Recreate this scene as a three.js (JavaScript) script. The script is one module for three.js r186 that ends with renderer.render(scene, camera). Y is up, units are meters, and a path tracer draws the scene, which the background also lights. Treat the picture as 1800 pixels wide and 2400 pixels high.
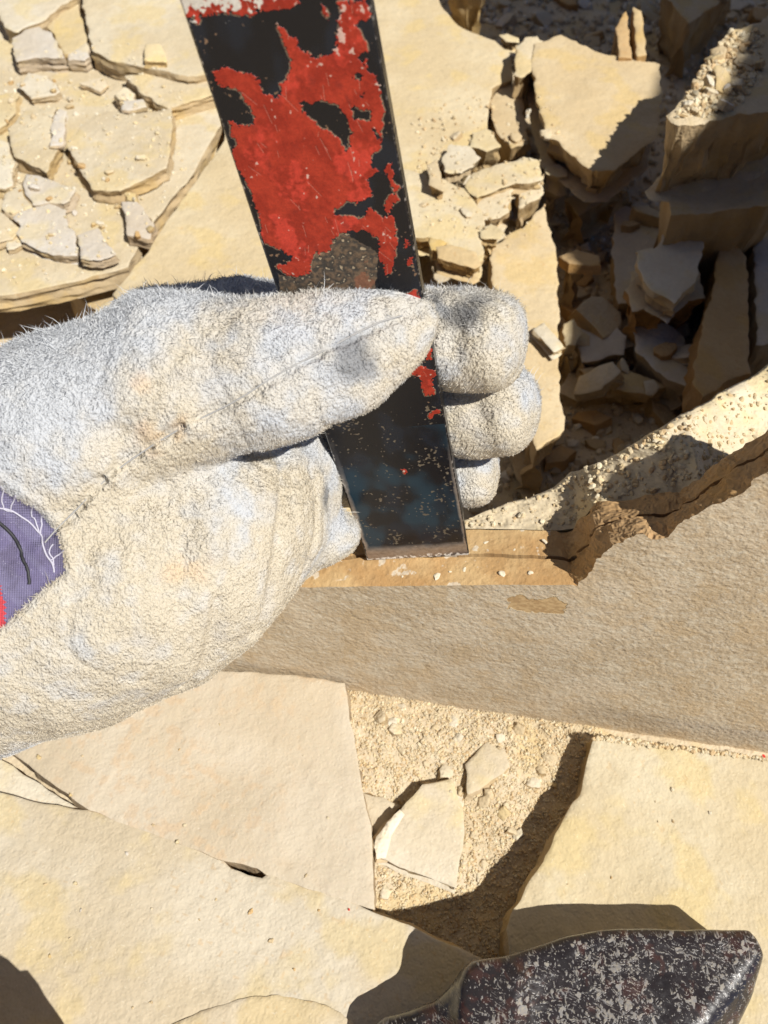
import * as THREE from 'three';
import { Sky } from 'three/addons/objects/Sky.js';
import { ImprovedNoise } from 'three/addons/math/ImprovedNoise.js';
import { mergeGeometries, mergeVertices, toCreasedNormals } from 'three/addons/utils/BufferGeometryUtils.js';

// ---------------------------------------------------------------- camera, sky, sun, exposure
const scene = new THREE.Scene();
const camera = new THREE.PerspectiveCamera(60, 0.75, 0.01, 300);
camera.position.set(0, 0.4, 0.1844);
camera.rotation.x = -56 * Math.PI / 180;
camera.focus = 0.30; camera.userData.fStop = 19;
scene.add(camera);
const sunDir = new THREE.Vector3(...[0.4467,0.809,0.3821]).normalize();
const sky = new Sky(); sky.name = 'sky'; sky.userData.kind = 'structure'; sky.scale.setScalar(250);
sky.material.uniforms.sunPosition.value.copy(sunDir); sky.material.uniforms.turbidity.value = 2;
sky.material.uniforms.rayleigh.value = 0.4; sky.material.uniforms.mieCoefficient.value = 0.003;
scene.add(sky); scene.environmentIntensity = 0.1;
const sun = new THREE.DirectionalLight(new THREE.Color(1, 0.965, 0.885), 5);
sun.name = 'sun'; sun.position.copy(sunDir).multiplyScalar(4); sun.castShadow = true;
sun.shadow.mapSize.set(4096, 4096); Object.assign(sun.shadow.camera, { left: -1, right: 1, top: 1, bottom: -1, near: 0.5, far: 8 });
scene.add(sun, sun.target);
const renderer = new THREE.WebGLRenderer({ antialias: true });
renderer.toneMapping = THREE.LinearToneMapping; renderer.toneMappingExposure = 1.2;
renderer.shadowMap.enabled = true; renderer.shadowMap.type = THREE.PCFSoftShadowMap;

// ---------------------------------------------------------------- helpers
function rng(seed) { let a = seed >>> 0; return () => { a = (a + 0x6D2B79F5) | 0; let t = Math.imul(a ^ (a >>> 15), 1 | a); t = (t + Math.imul(t ^ (t >>> 7), 61 | t)) ^ t; return ((t ^ (t >>> 14)) >>> 0) / 4294967296; }; }
const R = rng(71), V3 = THREE.Vector3;
const pn = new ImprovedNoise();
const N3 = (x, y, z) => pn.noise(x + 31.7, y + 17.3, z + 5.1);
const fb3 = (x, y, z, o = 4) => { let s = 0, a = 1, t = 0; for (let i = 0; i < o; i++) { s += a * N3(x, y, z); t += a; a *= 0.5; x *= 2.03; y *= 2.03; z *= 2.03; } return s / t; };
const clamp = (x, a = 0, b = 1) => x < a ? a : x > b ? b : x;
const mix = (a, b, t) => a + (b - a) * t, smooth = (a, b, x) => { const t = clamp((x - a) / (b - a)); return t * t * (3 - 2 * t); };
const mix3 = (a, b, t) => [mix(a[0], b[0], t), mix(a[1], b[1], t), mix(a[2], b[2], t)];
// periodic value noise for textures: x, y in 0..1, p cells a side
const HT = new Float32Array(65536); { const q = rng(5); for (let i = 0; i < 65536; i++) HT[i] = q(); }
const hsh = (x, y, s) => HT[(x * 1973 + y * 9277 + s * 26699 + ((x * y) & 255) * 131) & 65535];
function vn(x, y, px, py, s) {
  x *= px; y *= py; const xi = Math.floor(x), yi = Math.floor(y), fx = x - xi, fy = y - yi, u = fx * fx * (3 - 2 * fx), v = fy * fy * (3 - 2 * fy);
  const a = ((xi % px) + px) % px, b = ((yi % py) + py) % py, c = (a + 1) % px, d = (b + 1) % py;
  return mix(mix(hsh(a, b, s), hsh(c, b, s), u), mix(hsh(a, d, s), hsh(c, d, s), u), v);
}
function fbt(x, y, px, py, o, s) { let r = 0, a = 1, t = 0; for (let i = 0; i < o; i++) { r += a * vn(x, y, px, py, s + i * 7); t += a; a *= 0.55; px *= 2; py *= 2; } return r / t; }
const enc = c => { c = clamp(c); return 255 * (c <= 0.0031308 ? 12.92 * c : 1.055 * Math.pow(c, 1 / 2.4) - 0.055); };
function tex(w, h, f, color, clampEdge) {   // f(u, v) gives linear rgb (colour) or plain values 0..1
  const d = new Uint8Array(w * h * 4);
  for (let j = 0, k = 0; j < h; j++) for (let i = 0; i < w; i++, k += 4) {
    const c = f((i + 0.5) / w, (j + 0.5) / h, i, j);
    if (color) { d[k] = enc(c[0]); d[k + 1] = enc(c[1]); d[k + 2] = enc(c[2]); }
    else if (typeof c === 'number') d[k] = d[k + 1] = d[k + 2] = 255 * clamp(c); else { d[k] = 255 * clamp(c[0]); d[k + 1] = 255 * clamp(c[1]); d[k + 2] = 255 * clamp(c[2]); }
    d[k + 3] = 255;
  }
  const t = new THREE.DataTexture(d, w, h); t.wrapS = t.wrapT = clampEdge ? THREE.ClampToEdgeWrapping : THREE.RepeatWrapping;
  t.magFilter = THREE.LinearFilter; t.minFilter = THREE.LinearMipmapLinearFilter; t.generateMipmaps = true; if (color) t.colorSpace = THREE.SRGBColorSpace; t.needsUpdate = true; return t;
}
const used = {};
function numbered(n) { const k = used[n] = (used[n] ?? -1) + 1; return k ? n + '_' + String(k).padStart(3, '0') : n; }
function tag(o, label, category, group, kind) { Object.assign(o.userData, label && { label }, category && { category }, group && { group }, kind && { kind }); return o; }
function mesh(name, g, m, parent = scene) { const o = new THREE.Mesh(g, m); o.name = parent === scene ? numbered(name) : name; o.castShadow = o.receiveShadow = true; parent.add(o); return o; }
function thing(name, label, category, group) { const o = new THREE.Group(); o.name = numbered(name); scene.add(o); return tag(o, label, category, group); }
function inside(p, x, z) { let c = false; for (let i = 0, j = p.length - 1; i < p.length; j = i++) { const a = p[i], b = p[j]; if ((a[1] > z) !== (b[1] > z) && x < (b[0] - a[0]) * (z - a[1]) / (b[1] - a[1]) + a[0]) c = !c; } return c; }
function delaunay(P) {
  let x0 = 1e9, x1 = -1e9, y0 = 1e9, y1 = -1e9; for (const p of P) { x0 = Math.min(x0, p[0]); x1 = Math.max(x1, p[0]); y0 = Math.min(y0, p[1]); y1 = Math.max(y1, p[1]); }
  const m = Math.max(x1 - x0, y1 - y0) * 20, cx = (x0 + x1) / 2, cy = (y0 + y1) / 2, n = P.length, Q = P.concat([[cx - m, cy - m], [cx + m, cy - m], [cx, cy + m]]);
  const circ = (a, b, c) => { const A = Q[a], B = Q[b], C = Q[c], bx = B[0] - A[0], by = B[1] - A[1], ex = C[0] - A[0], ey = C[1] - A[1], d = 2 * (bx * ey - by * ex), b2 = bx * bx + by * by, e2 = ex * ex + ey * ey, ux = (ey * b2 - by * e2) / d, uy = (bx * e2 - ex * b2) / d; return { v: [a, b, c], x: A[0] + ux, y: A[1] + uy, r: ux * ux + uy * uy }; };
  let T = [circ(n, n + 1, n + 2)]; const done = [];
  const ord = P.map((_, i) => i).sort((a, b) => P[a][0] - P[b][0]);
  for (const i of ord) {
    const p = P[i], E = new Map(), keep = [];
    for (const t of T) {
      const dx = p[0] - t.x;
      if (dx > 0 && dx * dx > t.r) { done.push(t); continue; }
      if (dx * dx + (p[1] - t.y) ** 2 < t.r) for (let k = 0; k < 3; k++) { const a = t.v[k], b = t.v[(k + 1) % 3], rk = b * 100000 + a; if (E.has(rk)) E.delete(rk); else E.set(a * 100000 + b, [a, b]); }
      else keep.push(t);
    }
    T = keep; for (const [a, b] of E.values()) T.push(circ(a, b, i));
  }
  return done.concat(T).filter(t => t.v.every(v => v < n)).map(t => t.v);
}
function geo(pos, idx, uv, col) { const g = new THREE.BufferGeometry(); g.setAttribute('position', new THREE.Float32BufferAttribute(pos, 3)); if (uv) g.setAttribute('uv', new THREE.Float32BufferAttribute(uv, 2)); if (col) g.setAttribute('color', new THREE.Float32BufferAttribute(col, 3)); if (idx) g.setIndex(idx); return g; }

// ---------------------------------------------------------------- textures and materials (linear colours)
const stoneMap = tex(1024, 1024, (u, v) => {
  const a = fbt(u, v, 5, 5, 6, 1), b = fbt(u, v, 9, 9, 4, 40), f = vn(u, v, 300, 300, 9), g = vn(u, v, 120, 120, 77);
  let c = mix3([0.495, 0.415, 0.295], [0.545, 0.48, 0.375], smooth(0.3, 0.7, a));
  c = mix3(c, [0.55, 0.435, 0.22], 0.55 * smooth(0.52, 0.72, b));
  c = mix3(c, [0.5, 0.33, 0.16], 0.35 * smooth(0.8, 0.95, g) * smooth(0.4, 0.6, a));
  c = mix3(c, [0.68, 0.62, 0.5], smooth(0.9, 0.97, f) * 0.6);
  const k = 0.93 + 0.12 * fbt(u, v, 128, 128, 2, 5); if (f < 0.02) c = mix3(c, [0.22, 0.16, 0.1], 0.5);
  return [c[0] * k, c[1] * k, c[2] * k];
}, true);
const speckMap = tex(1024, 1024, (u, v) => {
  const a = fbt(u, v, 5, 5, 6, 101), b = fbt(u, v, 44, 44, 4, 140), f = vn(u, v, 320, 320, 19), q = fbt(u, v, 4, 4, 3, 55);
  let c = mix3([0.49, 0.415, 0.305], [0.535, 0.47, 0.37], smooth(0.3, 0.7, a));
  c = mix3(c, [0.53, 0.37, 0.22], 0.4 * smooth(0.52, 0.72, b) * smooth(0.35, 0.6, q));
  if (f < 0.03) c = mix3(c, [0.3, 0.19, 0.1], 0.5 * smooth(0.4, 0.6, q)); c = mix3(c, [0.66, 0.6, 0.5], smooth(0.93, 0.98, f) * 0.6);
  return c;
}, true);
const stoneBump = tex(1024, 1024, (u, v) => 0.62 * fbt(u, v, 40, 40, 3, 11) + 0.28 * fbt(u, v, 12, 12, 2, 31) + 0.14 * vn(u, v, 256, 256, 3));
const roughBump = tex(1024, 1024, (u, v) => 0.5 * fbt(u, v, 24, 24, 5, 61) + 0.3 * Math.abs(2 * fbt(u, v, 16, 16, 3, 81) - 1) + 0.2 * vn(u, v, 200, 200, 3));
const std = o => new THREE.MeshStandardMaterial({ roughness: 0.92, metalness: 0, ...o });
const M = {
  stone: std({ map: stoneMap, bumpMap: stoneBump, bumpScale: 0.0011, vertexColors: true }),
  speck: std({ map: speckMap, bumpMap: stoneBump, bumpScale: 0.001, vertexColors: true }),
  rough: std({ map: stoneMap, bumpMap: roughBump, bumpScale: 0.0016, vertexColors: true }),
};
const TILE = 0.2;

// ---------------------------------------------------------------- ground
const groundY = (x, z) => {
  const back = smooth(0.03, -0.05, z - 0.15 * x);
  const front = mix(-0.002, -0.015, smooth(0.03, 0.13, z));
  return mix(front, -0.032, back) + 0.0035 * fb3(x * 30, 0, z * 30, 3) + 0.0016 * fb3(x * 160, 3, z * 160, 2);
};
{
  const ax = (c0, c1, st) => { const a = []; for (let x = c0; x <= c1; x += st) a.push(x); let s = st; let l = c0, r = c1; while (l > -30) { s *= 1.35; l -= s; a.unshift(l); r += s; a.push(r); } return a; };
  const X = ax(-0.42, 0.48, 0.004), Z = ax(-0.8, 0.26, 0.004), pos = [], uv = [], idx = [], col = [];
  for (const z of Z) for (const x of X) { pos.push(x, groundY(x, z), z); uv.push(x / TILE, z / TILE); const k = 0.94 + 0.12 * fb3(x * 60, 9, z * 60, 2); col.push(k * 1.08, k * 1.03, k * 0.95); }
  const w = X.length; for (let j = 0; j < Z.length - 1; j++) for (let i = 0; i < w - 1; i++) { const a = j * w + i; idx.push(a, a + w, a + 1, a + 1, a + w, a + w + 1); }
  const g = geo(pos, idx, uv, col); g.computeVertexNormals();
  tag(mesh('ground', g, M.rough), 'pale crumbled limestone grit covering the quarry ground', 'ground', null, 'structure');
}

// ---------------------------------------------------------------- stones
const tops = [];
const topAt = (x, z) => { let y = groundY(x, z); for (const t of tops) if (t.y > y && inside(t.poly, x, z)) y = Math.max(y, t.h(x, z)); return y; };
let seedN = 0;
function stoneGeo(poly, y, t, o = {}) {
  const { rag = 0.0013, wave = 0.0008, tint = [1, 1, 1], edge = [0.86, 0.76, 0.62], gx = 0, gz = 0, ragf = 90, side = 0.0022, lean = 0 } = o;
  const sd = seedN++ * 3.77; let A = 0, cx = 0, cz = 0, per = 0;
  poly.forEach((p, i) => { const q = poly[(i + 1) % poly.length]; A += p[0] * q[1] - q[0] * p[1]; cx += p[0]; cz += p[1]; per += Math.hypot(q[0] - p[0], q[1] - p[1]); });
  cx /= poly.length; cz /= poly.length; if (A < 0) poly = poly.slice().reverse();
  const step = Math.max(o.step || 0.0022, per / 190), B = []; let s = 0;
  poly.forEach((p, i) => { const q = poly[(i + 1) % poly.length], L = Math.hypot(q[0] - p[0], q[1] - p[1]), n = Math.max(1, Math.round(L / step)), nx = (q[1] - p[1]) / L, nz = -(q[0] - p[0]) / L;
    for (let k = 0; k < n; k++) { const f = k / n, x = mix(p[0], q[0], f), z = mix(p[1], q[1], f), d = rag * (fb3(x * ragf, sd, z * ragf, 4) * 2.2); B.push({ x: x + nx * d, z: z + nz * d, s: s + L * f }); } s += L; });
  const n = B.length; B.forEach((b, i) => { const a = B[(i + n - 1) % n], c = B[(i + 1) % n], dx = c.x - a.x, dz = c.z - a.z, l = Math.hypot(dx, dz) || 1; b.nx = dz / l; b.nz = -dx / l; });
  const H = (x, z) => y + gx * (x - cx) + gz * (z - cz) + wave * 2 * fb3(x * 28 + sd, sd, z * 28, 3);
  const ins = Math.min(0.0012, step), bp = B.map(b => [b.x, b.z]), pts = bp.slice(); const pin = B.map(b => [b.x - b.nx * ins, b.z - b.nz * ins]);
  pin.forEach(p => { if (inside(bp, p[0], p[1])) pts.push([p[0] + (R() - 0.5) * 1e-5, p[1] + (R() - 0.5) * 1e-5]); });
  const g = Math.max(o.grid || 0.006, Math.sqrt(Math.abs(A) / 2) / 20); let x0 = 1e9, x1 = -1e9, z0 = 1e9, z1 = -1e9; bp.forEach(p => { x0 = Math.min(x0, p[0]); x1 = Math.max(x1, p[0]); z0 = Math.min(z0, p[1]); z1 = Math.max(z1, p[1]); });
  for (let x = x0 + g / 2; x < x1; x += g) for (let z = z0 + g / 2; z < z1; z += g) { const q = [x + (R() - 0.5) * g * 0.6, z + (R() - 0.5) * g * 0.6]; if (inside(bp, q[0], q[1]) && !B.some(b => Math.hypot(b.x - q[0], b.z - q[1]) < g * 0.5)) pts.push(q); }
  const tri = delaunay(pts).filter(v => inside(bp, (pts[v[0]][0] + pts[v[1]][0] + pts[v[2]][0]) / 3, (pts[v[0]][1] + pts[v[1]][1] + pts[v[2]][1]) / 3));
  const ou = R(), ov = R(), rot = o.rot ?? R() * 6.28, cr = Math.cos(rot), sr = Math.sin(rot);
  const UV = (x, z) => [(x * cr - z * sr) / TILE + ou, (x * sr + z * cr) / TILE + ov];
  const pos = [], uv = [], col = [], idx = [];
  pts.forEach((p, i) => { const h = H(p[0], p[1]) - (i < n ? 0.0007 + 0.0006 * fb3(p[0] * 200, sd, p[1] * 200, 1) : 0); pos.push(p[0], h, p[1]); uv.push(...UV(p[0], p[1])); const k = 1 + 0.06 * fb3(p[0] * 40, sd, p[1] * 40, 2); col.push(tint[0] * k, tint[1] * k, tint[2] * k); });
  tri.forEach(v => { const [a, b, c] = v, P = pts, cr2 = (P[b][0] - P[a][0]) * (P[c][1] - P[a][1]) - (P[b][1] - P[a][1]) * (P[c][0] - P[a][0]); cr2 < 0 ? idx.push(a, b, c) : idx.push(a, c, b); });
  const top = geo(pos, idx, uv, col); top.computeVertexNormals();
  const sp = [], su = [], sc = [], si = [], rows = o.rows || 6;
  for (let r = 0; r <= rows; r++) for (let i = 0; i <= n; i++) {
    const b = B[i % n], f = r / rows, yb = pos[(i % n) * 3 + 1], yy = yb - t * f;
    const lay = side * (1.6 * fb3(b.x * 60, yy * 420 + sd, b.z * 60, 3) + 1.1 * N3(sd, yy * 300, b.s * 12)) * Math.min(1, r * 1.4) - Math.min(lean * t, 0.010) * f;
    sp.push(b.x + b.nx * lay, yy, b.z + b.nz * lay); su.push((b.s + (i === n ? per : 0)) / TILE + ou, yy / TILE + ov); const k = 0.9 + 0.3 * fb3(b.x * 90, yy * 500, b.z * 90, 2); sc.push(tint[0] * edge[0] * k, tint[1] * edge[1] * k, tint[2] * edge[2] * k);
    if (r < rows && i < n) { const a = r * (n + 1) + i; si.push(a, a + 1, a + n + 1, a + 1, a + n + 2, a + n + 1); }
  }
  const sg = toCreasedNormals(geo(sp, si, su, sc), 0.7);
  const bot = geo(pos.map((v, i) => i % 3 === 1 ? v - t : v), idx.slice().reverse(), uv, col); bot.computeVertexNormals();
  const tn = top.toNonIndexed(), bn = bot.toNonIndexed(), sn = sg.index ? sg.toNonIndexed() : sg;
  tops.push({ poly: bp, y: y + 0.02, h: H });
  return mergeGeometries([tn, sn, bn]);
}
function stone(name, label, category, group, poly, y, t, o = {}) { return tag(mesh(name, stoneGeo(poly, y, t, o), o.mat || M.stone), label, category, group); }
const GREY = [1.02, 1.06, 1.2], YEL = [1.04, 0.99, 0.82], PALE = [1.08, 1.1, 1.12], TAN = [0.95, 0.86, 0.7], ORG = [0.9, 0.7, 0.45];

// front paving slabs round the hammer
stone('paving_slab', 'flat speckled limestone slab lying below the gloved hand', 'slab', null, [[-0.1159,0.0037],[-0.0806,0.0107],[-0.0401,0.0139],[-0.0184,0.0176],[-0.0174,0.0241],[-0.0152,0.0375],[-0.0122,0.0514],[-0.0093,0.0685],[-0.0055,0.083],[-0.0046,0.0952],[-0.0038,0.1166],[-0.0174,0.1125],[-0.0459,0.104],[-0.0491,0.103],[-0.0532,0.1003],[-0.0594,0.0986],[-0.0652,0.0979],[-0.0677,0.0972],[-0.0902,0.0893],[-0.1092,0.0833],[-0.1278,0.0764],[-0.1392,0.0696],[-0.1522,0.0614],[-0.1633,0.0537],[-0.1865,0.0375],[-0.1694,0.0102]], 0.0084, 0.028, { mat: M.speck, rag: 0.0006, tint: [0.97, 0.95, 0.93] });
stone('paving_slab', 'broad cream limestone slab filling the lower left corner', 'slab', null, [[-0.2135,0.0576],[-0.169,0.0684],[-0.157,0.0716],[-0.1454,0.0735],[-0.1291,0.076],[-0.1088,0.0809],[-0.0915,0.0863],[-0.0695,0.0952],[-0.0645,0.1],[-0.0571,0.103],[-0.0508,0.1041],[-0.0465,0.101],[-0.0212,0.1094],[-0.0035,0.1176],[0.0104,0.122],[0.024,0.1279],[0.0391,0.1341],[0.0483,0.1468],[0.04,0.1709],[0,0.1867],[-0.1817,0.1841]], 0.0075, 0.03, { rag: 0.0005, tint: [0.97, 0.97, 0.97] });
stone('stone_sliver', 'thin pale stone sliver wedged between the two left slabs', 'stone', null, [[-0.1941,0.0427],[-0.1697,0.0546],[-0.1609,0.0594],[-0.1499,0.0661],[-0.1373,0.0726],[-0.1191,0.08],[-0.1301,0.0809],[-0.1573,0.0754],[-0.1864,0.0717]], 0.003, 0.02, { rag: 0.0006, tint: PALE });
stone('paving_slab', 'yellow limestone slab lying under the hammer head on the right', 'slab', null, [[0.0944,0.0439],[0.1151,0.0469],[0.143,0.0508],[0.1707,0.0545],[0.2054,0.0591],[0.1734,0.1842],[0.0511,0.1842],[0.0496,0.1369],[0.0495,0.1246],[0.0528,0.1167],[0.0582,0.1086],[0.0642,0.1003],[0.069,0.0938],[0.0724,0.0869],[0.0766,0.0816],[0.0821,0.074],[0.0856,0.0707],[0.089,0.0591],[0.0926,0.0485]], 0.012, 0.034, { rag: 0.0009, tint: [1, 0.985, 0.9] });
// pieces lying in the grit between the front slabs
stone('flat_stone', 'small pale stone with a white chipped edge lying in the grit', 'stone', null, [[0.0171,0.0638],[0.031,0.0608],[0.0347,0.0745],[0.0342,0.0872],[0.0304,0.1074],[0.0108,0.1006],[-0.0029,0.0954],[-0.0037,0.0907],[-0.0029,0.0866],[0.0066,0.0751]], 0.004, 0.011, { tint: [1.06, 1.08, 1.12], rag: 0.0008, gx: -0.08, lean: 0.3 });
stone('stone_crust', 'white chipped crust on the left edge of the small pale stone', 'stone crust', null, [[-0.0029,0.0873],[0.0018,0.0811],[0.0067,0.0758],[0.0086,0.0774],[0.004,0.085],[0.0022,0.0912],[0.0007,0.0952],[-0.0025,0.0959],[-0.0035,0.0914]], 0.0066, 0.0035, { tint: [1.4, 1.45, 1.55], rag: 0.0008, wave: 0.0006, mat: M.rough });
stone('stone_flake', 'thin flaked layer on the broad slab at the bottom edge', 'stone flake', null, [[-0.0817,0.1577],[-0.0708,0.1524],[-0.0564,0.1484],[-0.0416,0.1469],[-0.0265,0.1493],[-0.0164,0.1535],[-0.0081,0.1598],[-0.0079,0.1789],[-0.0788,0.1789]], 0.0088, 0.002, { tint: [0.96, 0.93, 0.88], rag: 0.0008 });
stone('flat_stone', 'small flat buff stone half sunk in the grit by the standing slab', 'stone', null, [[0.0367,0.0529],[0.0475,0.0433],[0.0562,0.0459],[0.0577,0.0549],[0.0432,0.065],[0.0375,0.0669]], 0.0, 0.01, { rag: 0.0009, gx: -0.05 });
stone('flat_stone', 'buff sliver of stone beside the speckled slab edge', 'stone', null, [[-0.0096,0.0663],[-0.001,0.0682],[0.0076,0.0716],[0,0.0818],[-0.0041,0.0849],[-0.0064,0.0772]], -0.002, 0.01, { rag: 0.0009 });

// ---------------------------------------------------------------- the slab on edge that is being split
const SO = new V3(...[-0.0164,0,0.0164]), SD = new V3(...[0.9882,0,0.1529]), SN = new V3(...[-0.1525,0.0698,0.9858]), SU = new V3(...[0.0107,0.9976,-0.0689]), ST = 0.0262;
let ledge = null;
const sw = (s, h, d = 0) => new V3().copy(SO).addScaledVector(SD, s).addScaledVector(SU, h).addScaledVector(SN, -d);
{
  const far = [[0.19, 0.196], [0.25, 0.225], [0.33, 0.34]].concat([[0.3111,0.3643],[0.3618,0.4401],[0.4324,0.5539],[0.5155,0.6976],[0.5587,0.7759],[0.6371,0.8351],[0.5496,0.7513],[0.5627,0.7765],[0.6227,0.8569],[0.7105,0.9775],[0.7268,1.0006],[0.9611,1.3307],[0.84,1.3091],[0.8362,1.3534],[0.8553,1.4265],[0.9352,1.596]], [[1.4, 2.0], [1.9, 1.7], [1.9, -0.03]]);  // unseen slab outline, shaped to shade the pit and keep the block behind sunlit
  const front = [[-0.0722,0.0698],[-0.0159,0.0846],[0.0324,0.0976],[0.0646,0.106],[0.0877,0.1116],[0.0889,0.1151],[0.0902,0.1215],[0.0923,0.1319],[0.0953,0.1387],[0.1017,0.1464],[0.1075,0.1457],[0.1117,0.1471],[0.1133,0.1527],[0.1169,0.159],[0.1204,0.1647],[0.124,0.1706],[0.1276,0.1783],[0.1318,0.1861],[0.1391,0.1999]].concat(far);
  const rear = [[-0.0775,0.0737],[-0.0175,0.0878],[0.0308,0.0994],[0.0637,0.1061],[0.081,0.109],[0.0853,0.1107],[0.0877,0.1178],[0.0905,0.1266],[0.0939,0.1293],[0.1061,0.1338],[0.1112,0.1371],[0.1157,0.1404],[0.1191,0.1404],[0.1218,0.1469],[0.1241,0.1529],[0.1279,0.1601],[0.132,0.1674],[0.1375,0.1777],[0.1454,0.1926]].concat(far);
  const endL = [-0.085, -0.03]; const closeF = [[1.9, -0.03], endL];
  // dense matched profile
  const prof = []; const flatEnd = 4;
  for (let i = 0; i < front.length - 1; i++) { const a = front[i], b = front[i + 1], L = Math.hypot(b[0] - a[0], b[1] - a[1]), vis = i < 19, n = vis ? Math.max(2, Math.round(L / 0.0016)) : Math.max(1, Math.round(L / 0.02)); for (let k = 0; k < n; k++) { const f = k / n; prof.push({ f: [mix(a[0], b[0], f), mix(a[1], b[1], f)], r: [mix(rear[i][0], rear[i + 1][0], f), mix(rear[i][1], rear[i + 1][1], f)], flat: i < flatEnd ? 1 : 0, notch: i >= 3 && i < 7 ? 1 : 0, vis }); } }
  prof.push({ f: front[front.length - 1], r: rear[rear.length - 1], flat: 0 });
  prof.forEach((p, i) => { const a = prof[Math.max(0, i - 1)], b = prof[Math.min(prof.length - 1, i + 1)]; for (const k of ['f', 'r']) { const dx = b[k][0] - a[k][0], dy = b[k][1] - a[k][1], l = Math.hypot(dx, dy) || 1; p['n' + k] = [-dy / l, dx / l]; } });
  const TJ = [0, 0.06, 0.14, 0.22, 0.3, 0.37, 0.43, 0.468, 0.484, 0.5, 0.516, 0.532, 0.57, 0.63, 0.7, 0.78, 0.86, 0.94, 1], J = TJ.length - 1, pos = [], uv = [], col = [], idx = []; const edgePos = (p, j, i) => {
    const t = TJ[j] + (j > 5 && j < 13 ? 0.05 * N3(p.f[0] * 45, 1, 2) + 0.02 * N3(p.f[0] * 200, 4, 2) : 0), c = [mix(p.f[0], p.r[0], t), mix(p.f[1], p.r[1], t)], nn = [mix(p.nf[0], p.nr[0], t), mix(p.nf[1], p.nr[1], t)];
    const amp = p.flat ? 0.0004 : 0.0019; const w = sw(c[0], c[1], t * ST);
    let d = amp * (2 * fb3(w.x * 110, w.y * 110, w.z * 110, 4) + (p.flat ? 0 : 0.8 * N3(w.x * 40, w.y * 40, 3) + 0.7 * fb3(w.x * 420, w.y * 420, w.z * 420, 2)));
    if (p.vis && j > 7 && j < 11) d -= (j === 9 ? 0.013 : 0.011);
    if (j === 0 || j === J) d -= 0.0004;
    return [c[0] + nn[0] * d, c[1] + nn[1] * d, t * ST];
  };
  const EP = prof.map((p, i) => { const r = []; for (let j = 0; j <= J; j++) r.push(edgePos(p, j, i)); return r; });
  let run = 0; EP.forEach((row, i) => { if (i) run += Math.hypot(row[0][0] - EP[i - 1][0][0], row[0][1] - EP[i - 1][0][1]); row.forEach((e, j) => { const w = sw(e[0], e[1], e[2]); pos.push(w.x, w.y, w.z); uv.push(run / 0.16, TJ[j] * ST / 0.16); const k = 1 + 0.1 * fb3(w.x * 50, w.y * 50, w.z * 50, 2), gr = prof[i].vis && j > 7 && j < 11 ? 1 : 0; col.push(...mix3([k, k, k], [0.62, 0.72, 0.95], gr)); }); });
  const W1 = J + 1; const idx2 = []; for (let i = 0; i < EP.length - 1; i++) for (let j = 0; j < J; j++) { const a = i * W1 + j; (prof[i].flat ? idx : idx2).push(a, a + W1, a + 1, a + 1, a + W1, a + W1 + 1); }
  const eg = toCreasedNormals(geo(pos, idx, uv, col), 0.55), eg2 = toCreasedNormals(geo(pos, idx2, uv.map(q => q * 0.8), col.map((c, i) => c * [0.82, 0.60, 0.38][i % 3])), 0.5);
  // two faces
  const face = (row, sgn, d) => {
    const B = EP.map(e => [e[row][0], e[row][1]]).concat([endL]); const full = B.slice(); const a = B[0], z = B[B.length - 1], b9 = B[B.length - 2];
    for (let k = 1; k < 260; k++) { const s = mix(1.9, endL[0], k / 260); full.splice(full.length - 1, 0, [s, -0.03]); }
    for (let k = 1; k < 30; k++) full.push([mix(endL[0], a[0], k / 30), mix(endL[1], a[1], k / 30)]);
    const pts = full.slice();
    for (let s = -0.08; s < 0.26; s += 0.007) for (let h = -0.025; h < 0.26; h += 0.007) { const q = [s + (R() - 0.5) * 0.003, h + (R() - 0.5) * 0.003]; if (inside(full, q[0], q[1]) && !full.some(b => Math.hypot(b[0] - q[0], b[1] - q[1]) < 0.003)) pts.push(q); }
    for (let s = 0.3; s < 1.9; s += 0.08) for (let h = 0; h < 1.95; h += 0.08) { const q = [s + R() * 0.02, h + R() * 0.02]; if (inside(full, q[0], q[1]) && !full.some(b => Math.hypot(b[0] - q[0], b[1] - q[1]) < 0.03)) pts.push(q); }
    const tri = delaunay(pts).filter(v => inside(full, (pts[v[0]][0] + pts[v[1]][0] + pts[v[2]][0]) / 3, (pts[v[0]][1] + pts[v[1]][1] + pts[v[2]][1]) / 3));
    const P = [], U = [], C = [], I = []; pts.forEach((p, i) => { const w = sw(p[0], p[1], d + (i >= full.length ? sgn * 0.0006 * fb3(p[0] * 40, p[1] * 60, 7, 3) : 0)); P.push(w.x, w.y, w.z); U.push((p[0] + 0.09) / 0.32, (p[1] + 0.03) / 0.24); C.push(1, 1, 1); });
    tri.forEach(([a, b, c]) => { const cr = (pts[b][0] - pts[a][0]) * (pts[c][1] - pts[a][1]) - (pts[b][1] - pts[a][1]) * (pts[c][0] - pts[a][0]); (cr > 0) === (sgn > 0) ? I.push(a, b, c) : I.push(a, c, b); });
    const g = geo(P, I, U, C); g.computeVertexNormals(); return g;
  };
  // face print: brown skin with pale streaks; a spalled oval near the edge shows the tan inside
  const chip = [[0.0638,0.0959],[0.0678,0.0996],[0.0722,0.098],[0.0778,0.0988],[0.0814,0.1015],[0.0871,0.0968],[0.0867,0.0911],[0.0817,0.0892],[0.0735,0.0883],[0.0659,0.0889]], crescent = [[0.0877,0.101],[0.0902,0.0995],[0.0913,0.0936],[0.0898,0.0906],[0.0903,0.0955]];
  const inChip = (s, h) => inside(chip, s + 0.003 * fb3(s * 400, h * 400, 1, 4), h + 0.0022 * fb3(s * 400, h * 400, 5, 4));
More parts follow.
